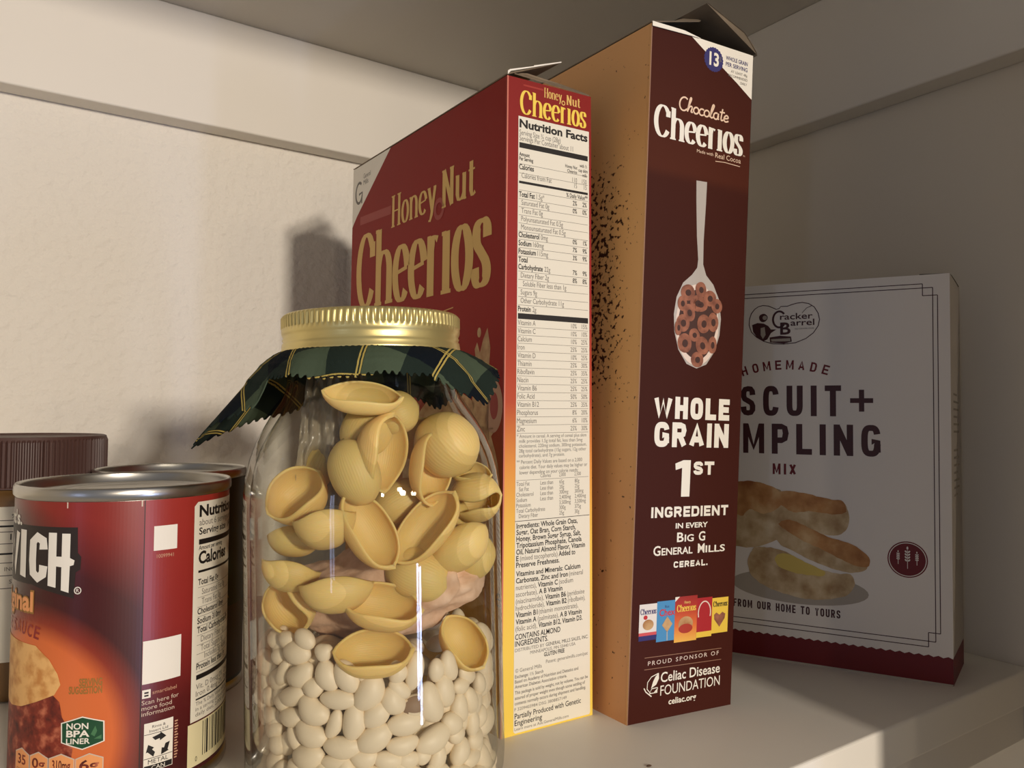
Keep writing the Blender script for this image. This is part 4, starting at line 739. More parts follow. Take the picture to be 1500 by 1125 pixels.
a.text('B', *lz(482, 520), 6.6, M_mar2, 3, width=5.6, bold=.02); a.stroke([lz(720, 290), lz(770, 235), (lz(830, 212))], .3, .3, M_mar2, 3)
a.text('OLD COUNTRY STORE', *lz(640, 470), .7, M_mar2, 3, width=10.2)
a.ell(*lz(295, 325), 2.3, 2.5, M_mar2, 3, 18, 0, .06, 4); a.ell(*lz(312, 325), 1.3, 1.3, M_plate, 4, 12)
a.poly([lz(*p) for p in ((170, 400), (230, 380), (300, 390), (350, 420), (380, 460), (440, 462), (380, 500), (340, 570), (300, 590), (225, 545), (180, 480))], M_mar2, 3)
a.poly([lz(*p) for p in ((265, 440), (310, 430), (320, 520), (290, 565), (265, 520))], M_plate, 4)
a.poly([lz(*p) for p in ((365, 550), (480, 535), (600, 548), (608, 605), (520, 625), (370, 605))], M_mar2, 3); a.poly([lz(*p) for p in ((380, 570), (590, 566), (592, 600), (385, 598))], M_plate, 4)
for i, c in enumerate('HOMEMADE'):
    dx = (i - 3.5) * 6.05; k0 = len(a.items)
    w = 4.2 if c == 'M' else 3.3
    block_word(a, c, -w / 2, w / 2, 0, 5.3, M_maroon, .95, 0, 2)
    th_ = -dx / 72; cq, sq_ = math.cos(th_), math.sin(th_)
    for q in range(k0, len(a.items)):
        V, F, mi_, la = a.items[q]
        a.items[q] = ([(69.2 + o7 + dx + x * cq - y * sq_, 164.4 - dx * dx / 144 + x * sq_ + y * cq) for x, y in V], F, mi_, la)
block_word(a, 'BI', 28 + o7, 41.4 + o7, 138, 17.1, M_mar2, 3.1, 4.0, 2); block_word(a, 'SCUIT', 45.2 + o7, 98.9 + o7, 138, 17.1, M_mar2, 3.1, 4.2, 2)
a.rect(103.4 + o7, 145.4, 114.8 + o7, 148.0, M_mar2, 2); a.rect(107.8 + o7, 140.7, 110.4 + o7, 152.6, M_mar2, 3)
block_word(a, 'DU', 20 + o7, 42.4 + o7, 116.4, 17.1, M_mar2, 3.1, 3.6, 2); block_word(a, 'MPLING', 46.4 + o7, 118.3 + o7, 116.4, 17.1, M_mar2, 3.2, 4.0, 2)
block_word(a, 'MIX', 62.8 + o7, 75.4 + o7, 104.8, 6.1, M_maroon, 1.25, 1.7, 2)
block_word(a, 'FROM OUR HOME TO YOURS', 40.8 + o7, 97.9 + o7, 27.6, 4.4, M_mar2, .75, .72, 2)
# picture of split biscuits
def pp(pts, m, l):
    P = [(x + o7, y) for x, y in pts]; n = len(P); Q = []
    for i in range(n):
        p0, p1, p2, p3 = P[i - 1], P[i], P[(i + 1) % n], P[(i + 2) % n]
        for k in range(5):
            t = k / 5
            Q.append(tuple(.5 * (2 * p1[j] + (p2[j] - p0[j]) * t + (2 * p0[j] - 5 * p1[j] + 4 * p2[j] - p3[j]) * t * t + (3 * p1[j] - p0[j] - 3 * p2[j] + p3[j]) * t ** 3) for j in (0, 1)))
    rnd = random.Random(l); Q = [(x + rnd.uniform(-.25, .25), y + rnd.uniform(-.25, .25)) for x, y in Q]
    a.poly(Q, m, l)
a.ell(76 + o7, 42, 36, 9, M_plate, 1, 36)
pp([(38, 88), (40, 97), (47, 100), (56, 99.5), (64, 97), (70, 93), (72, 84), (70, 72), (60, 65), (48, 62), (38, 64), (34, 74)][::-1], M_crumb, 3)
pp([(38, 86), (40, 97), (47, 100), (56, 99.5), (64, 97), (68.5, 92), (66, 86), (58, 82), (50, 84), (46, 80), (40, 82)][::-1], M_crust, 4)
pp([(63, 92), (70, 95), (82, 94), (92, 92), (99, 91.4), (102, 86), (102, 78), (97, 73), (84, 73), (72, 78)][::-1], M_crumb, 2)
pp([(63, 92), (70, 95.5), (82, 94.4), (92, 92.4), (99.5, 91.6), (101, 86), (96, 84), (84, 85), (74, 84), (68, 87)][::-1], M_crust, 5)
pp([(49, 54), (52, 61.5), (58, 63), (68, 62), (80, 56), (94, 52), (103, 52), (105, 46), (100, 40), (88, 36.6), (74, 37), (60, 40.5), (51, 46)][::-1], M_crumb, 5)
pp([(64.6, 74), (67, 78.4), (72, 79), (82, 75.5), (92, 71), (104, 68), (111.6, 62), (111, 56), (104, 53), (96, 54), (84, 57.5), (74, 62), (66, 66)][::-1], M_crumb, 6)
pp([(66, 77), (72, 79.4), (82, 76), (92, 71.4), (104, 68.4), (112, 62.4), (111.4, 57), (103, 58), (92, 63), (80, 68), (71, 73)][::-1], M_crust, 7)
pp([(64, 58), (70, 60.5), (80, 56.6), (90, 52.5), (88, 49.8), (76, 50), (66, 53)][::-1], M_butter, 7)
# wheat badge
a.ell(130.6 + o7, 62.8, 9.5, 9.5, M_maroon, 2, 40); a.ring(130.6 + o7, 62.8, 8.7, 8.7, .4, M_bw, 3, 40)
for dx, s in ((0, 1.0), (-4.4, .62), (4.4, .62)):
    u, v = 130.6 + o7 + dx, 63.6
    a.stroke([(u, v - 5.6 * s), (u, v + 4 * s)], .28, .28, M_bw, 3)
    for k in range(4):
        for g in (1, -1): a.ell(u + g * .75 * s, v + (k * 1.5 - 1.2) * s, .72 * s, .42 * s, M_bw, 3, 10, R(g * 48))
    a.ell(u, v + 5.2 * s, .45 * s, .85 * s, M_bw, 3, 10)
a.build('front_panel', f, bx, d, cell=30)
carton(bx, 'carton', M_bw, [L, A, A + dp, L + dp, L + Vector((0, 0, Ht)), A + Vector((.0002, -.0006, Ht)), A + dp + Vector((0, 0, Ht - .0015)), L + dp + Vector((0, 0, Ht))])
f, d2 = bilinear([A + Vector((0, 0, .0001)), A + dp, A + dp + Vector((0, 0, Ht - .002)), A + Vector((.0002, -.0006, Ht - .0005))])
a = Art(); a.rect(0, 0, d2[0], d2[1], M_bw, 0); a.rect(0, 0, d2[0], 14.1, M_maroon, 1)
for i, v in enumerate((150, 146, 142, 138, 134, 130, 120, 116, 112, 108, 104, 100, 96)): a.rect(11, v, 11 + (24 if i % 3 else 17), v + 1.1, M_plate, 1)
a.build('side_panel', f, bx, d2)
t0 = A + Vector((.0006, -.0004, Ht))
o = plate('top_flap', [t0, t0 + dp * .22 + Vector((0, 0, .0002)), t0 + dp * .5 + Vector((0, 0, -.0004)), t0 + dp * .9 + Vector((0, 0, -.0016)), t0 + dp * .9 + Vector((0, .02, .0005)), t0 + Vector((-.006, .012, .0006))], M_cardd, bx, .0006); o['label'] = 'dark gap of the lifted top flap'

# ------------------------------------------------------------------ tins
M_tin = mat('tin', (190, 188, 182), .28, metal=1.0)
M_tind = mat('tin_lid', (170, 168, 162), .34, metal=1.0)
M_seam = mat('label_seam', (210, 190, 170), .5)
def can_red(t, b):
    uv = nd(t, 'ShaderNodeUVMap', uv_map='panel')
    mp = nd(t, 'ShaderNodeMapping'); mp.vector_type = 'TEXTURE'
    mp.inputs['Location'].default_value = (-.35, .25, 0); mp.inputs['Scale'].default_value = (.40, .43, 1)
    t.links.new(uv.outputs['UV'], mp.inputs['Vector'])
    ln_ = nd(t, 'ShaderNodeVectorMath', operation='LENGTH'); t.links.new(mp.outputs['Vector'], ln_.inputs[0])
    hv = nd(t, 'ShaderNodeMath', operation='MULTIPLY'); hv.inputs[1].default_value = .5; t.links.new(ln_.outputs['Value'], hv.inputs[0])
    r = ramp(t, [(0, (220, 122, 66)), (.40, (212, 106, 52)), (.47, (136, 48, 28)), (.55, (66, 18, 16)), (.70, (70, 18, 16)), (.93, (136, 38, 28))])
    t.links.new(hv.outputs[0], r.inputs['Fac'])
    m2 = nd(t, 'ShaderNodeMapping'); m2.vector_type = 'TEXTURE'; m2.inputs['Location'].default_value = (-.62, .90, 0); m2.inputs['Scale'].default_value = (.44, .24, 1)
    t.links.new(uv.outputs['UV'], m2.inputs['Vector'])
    l2 = nd(t, 'ShaderNodeVectorMath', operation='LENGTH'); t.links.new(m2.outputs['Vector'], l2.inputs[0])
    k2 = ramp(t, [(.45, (1, 1, 1, 1)), (1.0, (0, 0, 0, 1))]); t.links.new(l2.outputs['Value'], k2.inputs['Fac'])
    mx = nd(t, 'ShaderNodeMix', data_type='RGBA'); t.links.new(k2.outputs['Color'], mx.inputs['Factor']); t.links.new(r.outputs['Color'], mx.inputs['A']); mx.inputs['B'].default_value = lin(66, 52, 46)
    t.links.new(mx.outputs['Result'], b.inputs['Base Color'])
M_canred = mat('label_red', (150, 36, 28), .38, coat=.3, build=can_red)
M_canred2 = mat('label_scarlet', (170, 44, 38), .36, coat=.3, build=grad_v([(.10, (66, 16, 18)), (.33, (88, 20, 22)), (.6, (140, 38, 34)), (1, (154, 46, 38))]))
M_bun = mat('print_bun', (222, 166, 96), .5, build=noise_col(220, [(.35, (196, 134, 70)), (.6, (228, 178, 110))]))
M_meat = mat('print_meat', (110, 44, 30), .5, build=noise_col(260, [(.3, (66, 24, 20)), (.55, (130, 50, 34)), (.72, (190, 110, 80))]))
M_banner = mat('print_charcoal', (44, 34, 30), .5)
M_green = mat('print_green', (26, 74, 46), .5)
M_peach = mat('print_peach', (236, 160, 100), .5)
M_olive = mat('print_olive', (150, 110, 50), .5)

def rolled(R0, z0, z1, n=96):
    """double seam profile between heights z0 and z1 at radius R0"""
    h = z1 - z0
    return [(R0 - .0007, z0), (R0, z0 + h * .18), (R0 + .0001, z0 + h * .5), (R0, z0 + h * .82), (R0 - .0005, z1), (R0 - .0012, z1), (R0 - .0017, z0 + h * .8)]
def can_body(root, Rb, Rr, h):
    bm = bmesh.new()
    lathe(bm, [(Rb - .003, .0016), (Rb - .0012, .0004), (Rr - .0004, .0002), (Rr, .0012), (Rr, .0032), (Rr - .0006, .0040), (Rb - .0004, .0046), (Rb - .0004, h - .0054), (Rb - .0006, h - .0046)], cap0=True)
    lathe(bm, rolled(Rr, h - .0046, h))
    from_bm('can_body', bm, [M_tin], root, True, True)
    bm = bmesh.new()
    lathe(bm, [(Rr - .0016, h - .0006), (Rr - .0019, h - .0040), (Rr - .0026, h - .0046), (Rr - .0042, h - .0044), (Rr - .0050, h - .0036), (Rr - .0080, h - .0036), (Rr - .0088, h - .0042), (Rr - .0120, h - .0042), (Rr - .0127, h - .0037), (Rr - .0165, h - .0037), (Rr - .0172, h - .0042), (.0005, h - .0042)], cap1=True)
    from_bm('lid', bm, [M_tind], root, True, True)

C1 = Vector((.0443, .337, 0))
cn = thing('tin_can', 'red tin can with white lettering and a bun picture, at the lower left in front', 'can', C1)
can_body(cn, .0378, .0385, .1116)
RL = .0378; A0 = math.atan2(-.337, -.0443)
def canmap(u, v, off=0):
    a = A0 + u * .001 / RL; r = RL + off
    return Vector((r * math.cos(a), r * math.sin(a), v * .001))
a = Art(); F = (100, 100)
Z0, Z1 = 4.4, 106.9
a.rect(-118.7, Z0, 5.5, Z1, M_canred, 1)
a.rect(5.5, Z0, 118.7, Z1, M_canred2, 1)
a.rect(5.4, Z0, 5.7, Z1, M_banner, 2)
for u in (-19.6, 4.6): a.rect(u - .2, 104.8, u + .25, Z1, M_seam, 2)
bl = [(-95, 98.4), (-36, 98.2), (-15.8, 98.2), (-15.6, 89.4), (-14.4, 88), (-14.6, 83.6), (-16.2, 82.6), (-16.6, 73.6), (-23, 75.2), (-28, 76.2), (-34, 77.6), (-44, 77.6), (-95, 77)]
a.poly(bl[::-1], M_banner, 2)
a.text("Hunt's.", -41.2, 98.0, 4.6, M_white, 4, 'r', width=22, bold=.03)
# tall block capitals
def blk(pts): a.poly(pts, M_white, 5)
block_word(a, 'MAN', -90, -57, 79.5, 16.5, M_white, 3.6, 1.2, 5)
block_word(a, 'W', -56, -42.4, 79.8, 16.6, M_white, 3.6, 0, 5)
blk([(-41.6, 80.2), (-37.6, 79.6), (-37.6, 96.4), (-41.6, 96.4)])
a.stroke([(-28.6, 90.2), (-28.8, 93.2), (-31.4, 94.4), (-33.6, 92.6), (-33.8, 86), (-33.4, 81.8), (-31.0, 80.2), (-28.8, 81.6), (-28.5, 84.6)], 3.7, 3.4, M_white, 5)
blk([(-26.4, 77.8), (-23.2, 77.2), (-23.2, 84.6), (-21.2, 84.4), (-21.2, 76.4), (-18.4, 75.6), (-18.2, 84.8), (-16.9, 85.2), (-16.6, 86.8), (-18.2, 87.6), (-18.2, 96.0), (-21.2, 96.0), (-21.2, 88.0), (-23.2, 88.0), (-23.2, 96.2), (-26.4, 96.2)])
a.ring(-15.3, 76.4, 1.1, 1.15, .3, M_white, 5, 16); a.text('R', -15.8, 75.8, 1.2, M_white, 5, width=1.0)
a.text('Original', -32.4, 68.0, 7.0, M_olive, 4, 'r', width=33.2, bold=.06); a.text('Original', -32.9, 68.3, 6.4, M_peach, 5, 'r', width=32.4, bold=.03)
for i, c in enumerate('SAUCE'): a.text(c, -45.0 + i * 3.5, 60.4 - abs(i - 1) * .45, 4.2, M_canred2, 4, 'c', width=2.6, bold=.02, rot=-.05 * i)
a.text('SLOPPY JOE', -49, 60, 4.2, M_canred2, 4, 'r', width=30)
a.poly([(-80, 52), (-62, 58), (-49, 57.4), (-40, 57), (-31, 56.6), (-25, 52.4), (-21.6, 47.6), (-20.4, 44.0), (-22.6, 40.4), (-30, 37.4), (-38, 34.6), (-46, 33.4), (-60, 34), (-80, 38)][::-1], M_bun, 4)
a.poly([(-85, 38), (-60, 35), (-46, 35), (-38, 35.8), (-30, 38.6), (-24, 41.0), (-20.6, 38.0), (-19.6, 33), (-17.4, 29.4), (-15.6, 22), (-17, 12), (-24, 6), (-60, 4.6), (-85, 8)][::-1], M_meat, 3)
a.text('SERVING', -6.6, 43.6, 2.4, M_olive, 4, 'r', width=7.4, bold=.03); a.text('SUGGESTION', -6.6, 40.9, 2.4, M_olive, 4, 'r', width=10.8, bold=.03)
hx = [(-19.8, 31.0), (-12.6, 33.2), (-5.6, 31.2), (-5.4, 24.2), (-12.4, 21.8), (-19.6, 24.2)]
a.poly(hx[::-1], M_white, 5)
a.poly([((x + 12.6) * .94 - 12.6, (y - 27.5) * .93 + 27.5) for x, y in hx][::-1], M_green, 6)
a.text('NON', -17.8, 28.9, 2.0, M_white, 7, width=7.2, bold=.02); a.text('BPA', -17.8, 26.3, 2.1, M_white, 7, width=7.6, bold=.03); a.text('LINER', -17.8, 23.9, 1.8, M_white, 7, width=7.8, bold=.02)
a.poly([(-9.8, 27.0), (-8.4, 29.8), (-7.8, 28), (-8.6, 26.2)], mat('print_leaf', (70, 120, 80), .5), 7); a.poly([(-8.8, 25.4), (-6.4, 26.6), (-6.4, 25.2)], MATS['print_leaf'], 7)
for i, (t, u0, u1) in enumerate((('35', -40.8, -32.4), ('0g', -32.2, -24.2), ('310mg', -24.0, -14.8), ('6g', -14.6, -5.6))):
    a.poly([(u0, 5), (u1, 5), (u1, 18.8), ((u0 + u1) / 2, 20.6), (u0, 18.8)], M_seam, 5)
    a.poly([(u0 + .3, 5), (u1 - .3, 5), (u1 - .3, 18.5), ((u0 + u1) / 2, 20.2), (u0 + .3, 18.5)], M_peach, 6)
    a.text(t, (u0 + u1) / 2, 15.0, 3.2, M_meat, 7, 'c', width=(u1 - u0) * (.7 if i else .55), bold=.02)
    a.text(('CALORIES', 'SAT FAT', 'SODIUM', 'SUGARS')[i], (u0 + u1) / 2, 12.0, 1.5, M_meat, 7, 'c', width=6)
# plain white patches (their codes are left out), small print and recycling panel
a.rect(8.7, 88.6, 17.0, 97.4, M_white, 3); a.text('10099941', 9.8, 85.9, 1.3, M_pale, 3, width=6)
a.rect(5.9, 41.6, 19.4, 56.8, M_white, 3)
a.rect(6.0, 36.6, 8.8, 39.6, M_white, 3); a.rect(6.7, 37.2, 8.1, 37.8, M_banner, 4); a.rect(6.7, 38.2, 8.1, 38.8, M_banner, 4)
a.text('smartlabel', 9.4, 37.6, 1.3, M_pale, 3, width=8.6)
for v, t, w in ((34.4, 'Scan here for', 13), (32.4, 'more food', 10.4), (30.4, 'information', 11.4)): a.text(t, 5.9, v, 1.5, M_seam, 3, width=w)
a.rect(6.9, 10.5, 17.0, 27.6, M_white, 3); a.rect(7.1, 10.7, 16.8, 12.6, M_ink, 4); a.text('CAN', 11.9, 10.9, 1.4, M_white, 5, 'c', width=4.6)
a.text('Rinse &', 11.9, 25.6, .95, M_ink, 4, 'c', width=4.6); a.text('Insert Lid', 11.9, 24.2, .95, M_ink, 4, 'c', width=6.4); a.rect(7.0, 23.5, 16.9, 23.7, M_ink, 4)
a.text('METAL', 11.9, 13.1, 1.5, M_ink, 4, 'c', width=7); a.rect(7.0, 15.0, 16.9, 15.2, M_ink, 4)
for k in range(3):
    g = R(90 + 120 * k)
    def P(r, t): return (11.9 + r * math.cos(g + R(t)), 19.0 + r * math.sin(g + R(t)))
    a.poly([P(4.0, 34), P(4.0, -6), P(4.6, -8), P(3.7, -46), P(1.6, -16), P(2.4, -8), P(2.4, 30)], M_ink, 4)
for k in range(14): a.rect(17.6, 12.5 + k * 1.0, 18.6 + (k % 3) * .2, 13.0 + k * 1.0, M_pale, 3)
a.poly([(24.0, 22.6), (80, 22.6), (80, 104.6), (25.6, 104.6), (24.0, 103)], M_cream, 3)
a.rect(23.0, 6.0, 80, 22.0, mat('print_buff', (226, 216, 172), .5), 3)
x = 26.3
a.text('Nutrition Facts', x, 99.0, 4.1, M_ink, 4, width=42, bold=.035); a.text('about 6 servings per container', x, 95.6, 2.4, M_grey, 4, width=40)
a.text('Serving size  1/4 cup (64g)', x, 92.2, 2.5, M_ink, 4, width=42, bold=.02)
a.rect(x, 88.4, 78, 90.4, M_ink, 4)
a.text('Amount per serving', x, 86.4, 1.6, M_ink, 4, width=15, bold=.015); a.text('Calories', x, 81.2, 4.4, M_ink, 4, width=19, bold=.035); a.text('35', 66, 81.2, 5.4, M_ink, 4, width=9, bold=.03)
a.rect(x, 77.8, 78, 78.7, M_ink, 4)
for v, t, b, ind in ((73.2, 'Total Fat 0g', 1, 0), (69.4, 'Saturated Fat 0g', 0, 2), (65.8, 'Trans Fat 0g', 0, 2), (62.2, 'Cholesterol 0mg', 1, 0), (58.6, 'Sodium 310mg', 1, 0), (55.2, 'Total Carbohydrate 8g', 1, 0), (51.6, 'Dietary Fiber 1g', 0, 2), (48.2, 'Total Sugars 6g', 0, 2), (45.0, 'Includes 5g Added', 0, 4), (41.6, 'Protein less than 1g', 1, 0)):
    a.text(t, x + ind, v, 2.2, M_ink if b else M_grey, 4, xs=.78, bold=.02 if b else 0)
    a.rect(x, v - 1.0, 78, v - .85, M_grey, 4)
a.rect(x, 37.8, 78, 39.6, M_ink, 4)
a.text('Vit. D 0mcg 0%  Calcium 10mg', x, 34.2, 2.0, M_grey, 4, width=36); a.text('Iron 0.4mg 2%  Potas. 170mg', x, 31.6, 2.0, M_grey, 4, width=36); a.rect(x, 30.2, 78, 30.8, M_ink, 4)
for v, t in ((28.2, 'The % Daily Value tells you how much'), (26.2, 'in a serving of food contributes to a'), (24.2, 'daily diet. 2,000 calories a day')): a.text(t, x, v, 1.4, M_grey, 4, width=34)
rnd = random.Random(3); u = 30.2
while u < 60:
    w = rnd.choice((.35, .35, .7, 1.0)); a.rect(u, 8.6, u + w, 21.4, M_ink, 4); u += w + rnd.choice((.4, .5, .9))
a.text('0', 26.6, 7.6, 1.8, M_ink, 4, xs=.8)
o = a.build('paper_label', canmap, cn, F, step=1.2, local=True)
o['label'] = 'red and orange paper label'

C2 = Vector((.0754, .421, 0))
c2 = thing('tin_can', 'dark green tin can half hidden between the red can and the glass jar', 'can', C2)
can_body(c2, .0354, .0361, .1096)
M_dgreen = mat('label_dark_green', (26, 34, 28), .4, coat=.2)
RL = .0356; A0 = math.atan2(-C2.y, -C2.x)
a = Art(); a.rect(-111.6, 4.4, 111.6, 105.0, M_dgreen, 1)
a.rect(-111.6, 6, 111.6, 42, mat('label_dark_brown', (58, 44, 32), .45), 2)
a.ring(18, 42, 13, 12, .5, M_olive, 3, 30, 20, 160)
a.text('ORIGINAL', 6, 30, 5.2, M_dgreen, 4, width=32, bold=.03); a.text('BEANS', 8, 22, 5.2, M_dgreen, 4, width=24, bold=.03)
a.items = a.items[:-2]
a.text('ON', 14.6, 31, 5.0, M_ink, 4, width=7.4, bold=.02); a.text('NG', 14.8, 23.4, 5.0, M_ink, 4, width=7.0, bold=.02)
o = a.build('paper_label', canmap, c2, F, step=1.2, local=True); o['label'] = 'dark green and brown paper label'

# --- spread jar with ribbed brown lid
C3 = Vector((.013, .470, 0)); RJ = .0375
sj = thing('spread_jar', 'plastic jar with a ribbed dark brown screw lid, behind the red can', 'jar', C3)
M_brlid = mat('brown_plastic', (80, 56, 50), .45)
M_spread = mat('brown_spread', (120, 88, 50), .35, coat=.3)
bm = bmesh.new()
lathe(bm, [(RJ - .004, 0), (RJ - .0008, .001), (RJ, .004), (RJ, .094), (RJ - .002, .0985), (RJ - .004, .1000), (RJ - .004, .104)], cap0=True, cap1=True)
from_bm('jar_body', bm, [M_spread], sj, True, True)
bm = bmesh.new()
NR_ = 110
def rib(a_, r, z): return .0005 * (1 if math.cos(a_ * NR_) > 0 else -1) if .1015 < z < .1235 and r > RJ - .002 else 0
lathe(bm, [(RJ - .003, .1006), (RJ + .0003, .1006), (RJ + .0003, .1012), (RJ, .1018), (RJ, .1228), (RJ, .1240), (RJ - .0004, .1252), (RJ - .0014, .1255), (RJ - .0026, .1246), (RJ - .006, .1240), (.001, .1240)], n=440, mod=rib, cap1=True)
o = from_bm('lid', bm, [M_brlid], sj, False, True); o['label'] = 'ribbed dark brown screw lid'
RL = RJ; A0 = math.atan2(-C3.y, -C3.x)
a = Art(); a.rect(-117, 19.5, 117, 92.6, M_cream, 1)
for v in (86, 80.6, 75, 66, 60, 54): a.rect(-14, v, 14, v + .4, M_grey, 2)
for v in (83, 70): a.rect(-14, v, 14, v + .9, M_ink, 2)
a.text('% Daily Value', 9.4, 87.2, 2.0, M_ink, 2, 'r', width=14); a.text('16%', 9.0, 72.4, 2.6, M_ink, 2, 'r', width=5, bold=.03); a.text('160', 1.0, 77, 2.8, M_ink, 2, 'r', width=6)
a.rect(2.0, 36, 8.4, 48, M_meat, 2); a.text('INGREDIENTS', 9, 62.4, 1.8, M_grey, 2, 'r', width=16); a.text('SUGAR, OIL', 9, 56.4, 1.8, M_grey, 2, 'r', width=14)
o = a.build('paper_label', canmap, sj, F, step=1.2, local=True); o['label'] = 'cream nutrition label'

# ------------------------------------------------------------------ glass jar
TILT = Vector((-.0231, .0157, 1)).normalized()
P0 = Vector((.12145, .26524, .0010))
QJ = Vector((0, 0, 1)).rotation_difference(TILT)
def glass(t, b):
    out = t.nodes['Material Output']
    t.nodes.remove(b)
    lw = nd(t, 'ShaderNodeLayerWeight', Blend=.5)
    p = nd(t, 'ShaderNodeMath', operation='POWER'); t.links.new(lw.outputs['Facing'], p.inputs[0]); p.inputs[1].default_value = 4.2
    s = nd(t, 'ShaderNodeMath', operation='MULTIPLY_ADD'); t.links.new(p.outputs[0], s.inputs[0]); s.inputs[1].default_value = .80; s.inputs[2].default_value = .035
    q = nd(t, 'ShaderNodeMath', operation='POWER'); t.links.new(lw.outputs['Facing'], q.inputs[0]); q.inputs[1].default_value = 6.0
    c = ramp(t, [(0, (250, 250, 247)), (.5, (232, 232, 222)), (1, (170, 168, 150))]); t.links.new(q.outputs[0], c.inputs['Fac'])
    tr = nd(t, 'ShaderNodeBsdfTransparent'); t.links.new(c.outputs['Color'], tr.inputs['Color'])
    gl = nd(t, 'ShaderNodeBsdfGlossy', Roughness=.015)
    mx = nd(t, 'ShaderNodeMixShader'); t.links.new(s.outputs[0], mx.inputs['Fac'])
    t.links.new(tr.outputs[0], mx.inputs[1]); t.links.new(gl.outputs[0], mx.inputs[2]); t.links.new(mx.outputs[0], out.inputs['Surface'])
M_glass = mat('clear_glass', (250, 250, 248), .02, build=glass)
gj = thing('glass_jar', 'clear glass jar of pasta shells and white beans, gold lid over plaid cloth', 'jar', P0)
gj.rotation_mode = 'QUATERNION'; gj.rotation_quaternion = QJ
bm = bmesh.new()
prof = [(.001, .0045), (.030, .0030), (.0385, .0006), (.0425, .0004), (.0455, .0030), (.0468, .0075), (.0472, .013), (.0472, .104), (.0469, .110), (.0461, .116), (.0446, .122), (.0424, .128), (.0395, .1335), (.0365, .1385), (.0338, .1425), (.0320, .146), (.0314, .149), (.0314, .1725), (.0300, .1732), (.0290, .1725), (.0290, .148), (.0305, .1435), (.0340, .1372), (.0380, .1310), (.0410, .125), (.0430, .119), (.0443, .111), (.0447, .104), (.0447, .013), (.0442, .0095), (.0428, .0070), (.039, .0062), (.001, .0062)]
lathe(bm, prof, 128)
o = from_bm('jar_glass', bm, [M_glass], gj, True, True)
M_brass = mat('gold_lid', (220, 203, 138), .34, metal=.8)
bm = bmesh.new(); RB = .0331
def knurl(a_, r, z): return (.00035 * max(-1, min(1, 2.2 * math.cos(a_ * 92)))) if .1690 < z < .1732 and r > .031 else 0
ZB = .1602
pr = [(.0322, ZB), (.0334, ZB), (.0336, ZB + .0004), (.0333, ZB + .0010), (.0331, ZB + .0024), (.0330, ZB + .0032), (.0325, ZB + .0038), (.0329, ZB + .0046), (.0325, ZB + .0054), (.0330, ZB + .0064), (.0332, ZB + .0072), (.0332, .1688), (.0330, .1692), (.0330, .1728), (.0327, .1736), (.0320, .1741), (.0312, .1742), (.0300, .1742), (.0298, .1738)]
lathe(bm, pr, 736, knurl)
o = from_bm('lid_ring', bm, [M_brass], gj, True, True); o['label'] = 'gold screw ring with a ribbed top edge'
bm = bmesh.new(); lathe(bm, [(.0305, .1736), (.0296, .1739), (.026, .1738), (.0255, .1742), (.001, .1742)], 96, cap1=True)
from_bm('lid_disc', bm, [M_brass], gj, True, True)
# plaid cloth clamped under the ring
def plaid(t, b):
    uv = nd(t, 'ShaderNodeUVMap', uv_map='panel'); s = nd(t, 'ShaderNodeSeparateXYZ')
    mp = nd(t, 'ShaderNodeMapping'); mp.inputs['Rotation'].default_value = (0, 0, R(38)); mp.inputs['Location'].default_value = (.10, .11, 0)
    t.links.new(uv.outputs['UV'], mp.inputs['Vector']); t.links.new(mp.outputs['Vector'], s.inputs[0])
    def wave(o_, period, stops, shift=0.0):
        m = nd(t, 'ShaderNodeMath', operation='MULTIPLY_ADD'); t.links.new(s.outputs[o_], m.inputs[0]); m.inputs[1].default_value = 1 / period; m.inputs[2].default_value = 50 + shift
        fr = nd(t, 'ShaderNodeMath', operation='FRACT'); t.links.new(m.outputs[0], fr.inputs[0])
        r = ramp(t, stops, 'CONSTANT'); t.links.new(fr.outputs[0], r.inputs['Fac']); return r
    K = lambda v: (v, v, v, 1)
    bx_ = wave(0, .44, [(0, K(0)), (.5, K(1))]); by_ = wave(1, .44, [(0, K(0)), (.5, K(1))])
    ad = nd(t, 'ShaderNodeMath', operation='ADD'); t.links.new(bx_.outputs[0], ad.inputs[0]); t.links.new(by_.outputs[0], ad.inputs[1])
    hf = nd(t, 'ShaderNodeMath', operation='MULTIPLY'); t.links.new(ad.outputs[0], hf.inputs[0]); hf.inputs[1].default_value = .5
    base = ramp(t, [(0, (16, 22, 28)), (.5, (34, 44, 38)), (1, (72, 84, 66))]); t.links.new(hf.outputs[0], base.inputs['Fac'])
    L = [(0, K(0)), (.44, K(1)), (.463, K(0)), (.485, K(1)), (.508, K(0))]
    lx = wave(0, .44, L, .02); ly = wave(1, .44, L, .02)
    mxl = nd(t, 'ShaderNodeMath', operation='MAXIMUM'); t.links.new(lx.outputs[0], mxl.inputs[0]); t.links.new(ly.outputs[0], mxl.inputs[1])
    mx = nd(t, 'ShaderNodeMix', data_type='RGBA'); t.links.new(mxl.outputs[0], mx.inputs['Factor']); t.links.new(base.outputs['Color'], mx.inputs['A']); mx.inputs['B'].default_value = lin(176, 156, 84)
    t.links.new(mx.outputs['Result'], b.inputs['Base Color'])
    w = nd(t, 'ShaderNodeTexWave', Scale=40.0); t.links.new(uv.outputs['UV'], w.inputs['Vector'])
    bp = nd(t, 'ShaderNodeBump', Strength=.15, Distance=.0005); t.links.new(w.outputs['Fac'], bp.inputs['Height']); t.links.new(bp.outputs['Normal'], b.inputs['Normal'])
M_plaid = mat('plaid_cloth', (40, 50, 44), .9, spec=.1, build=plaid)
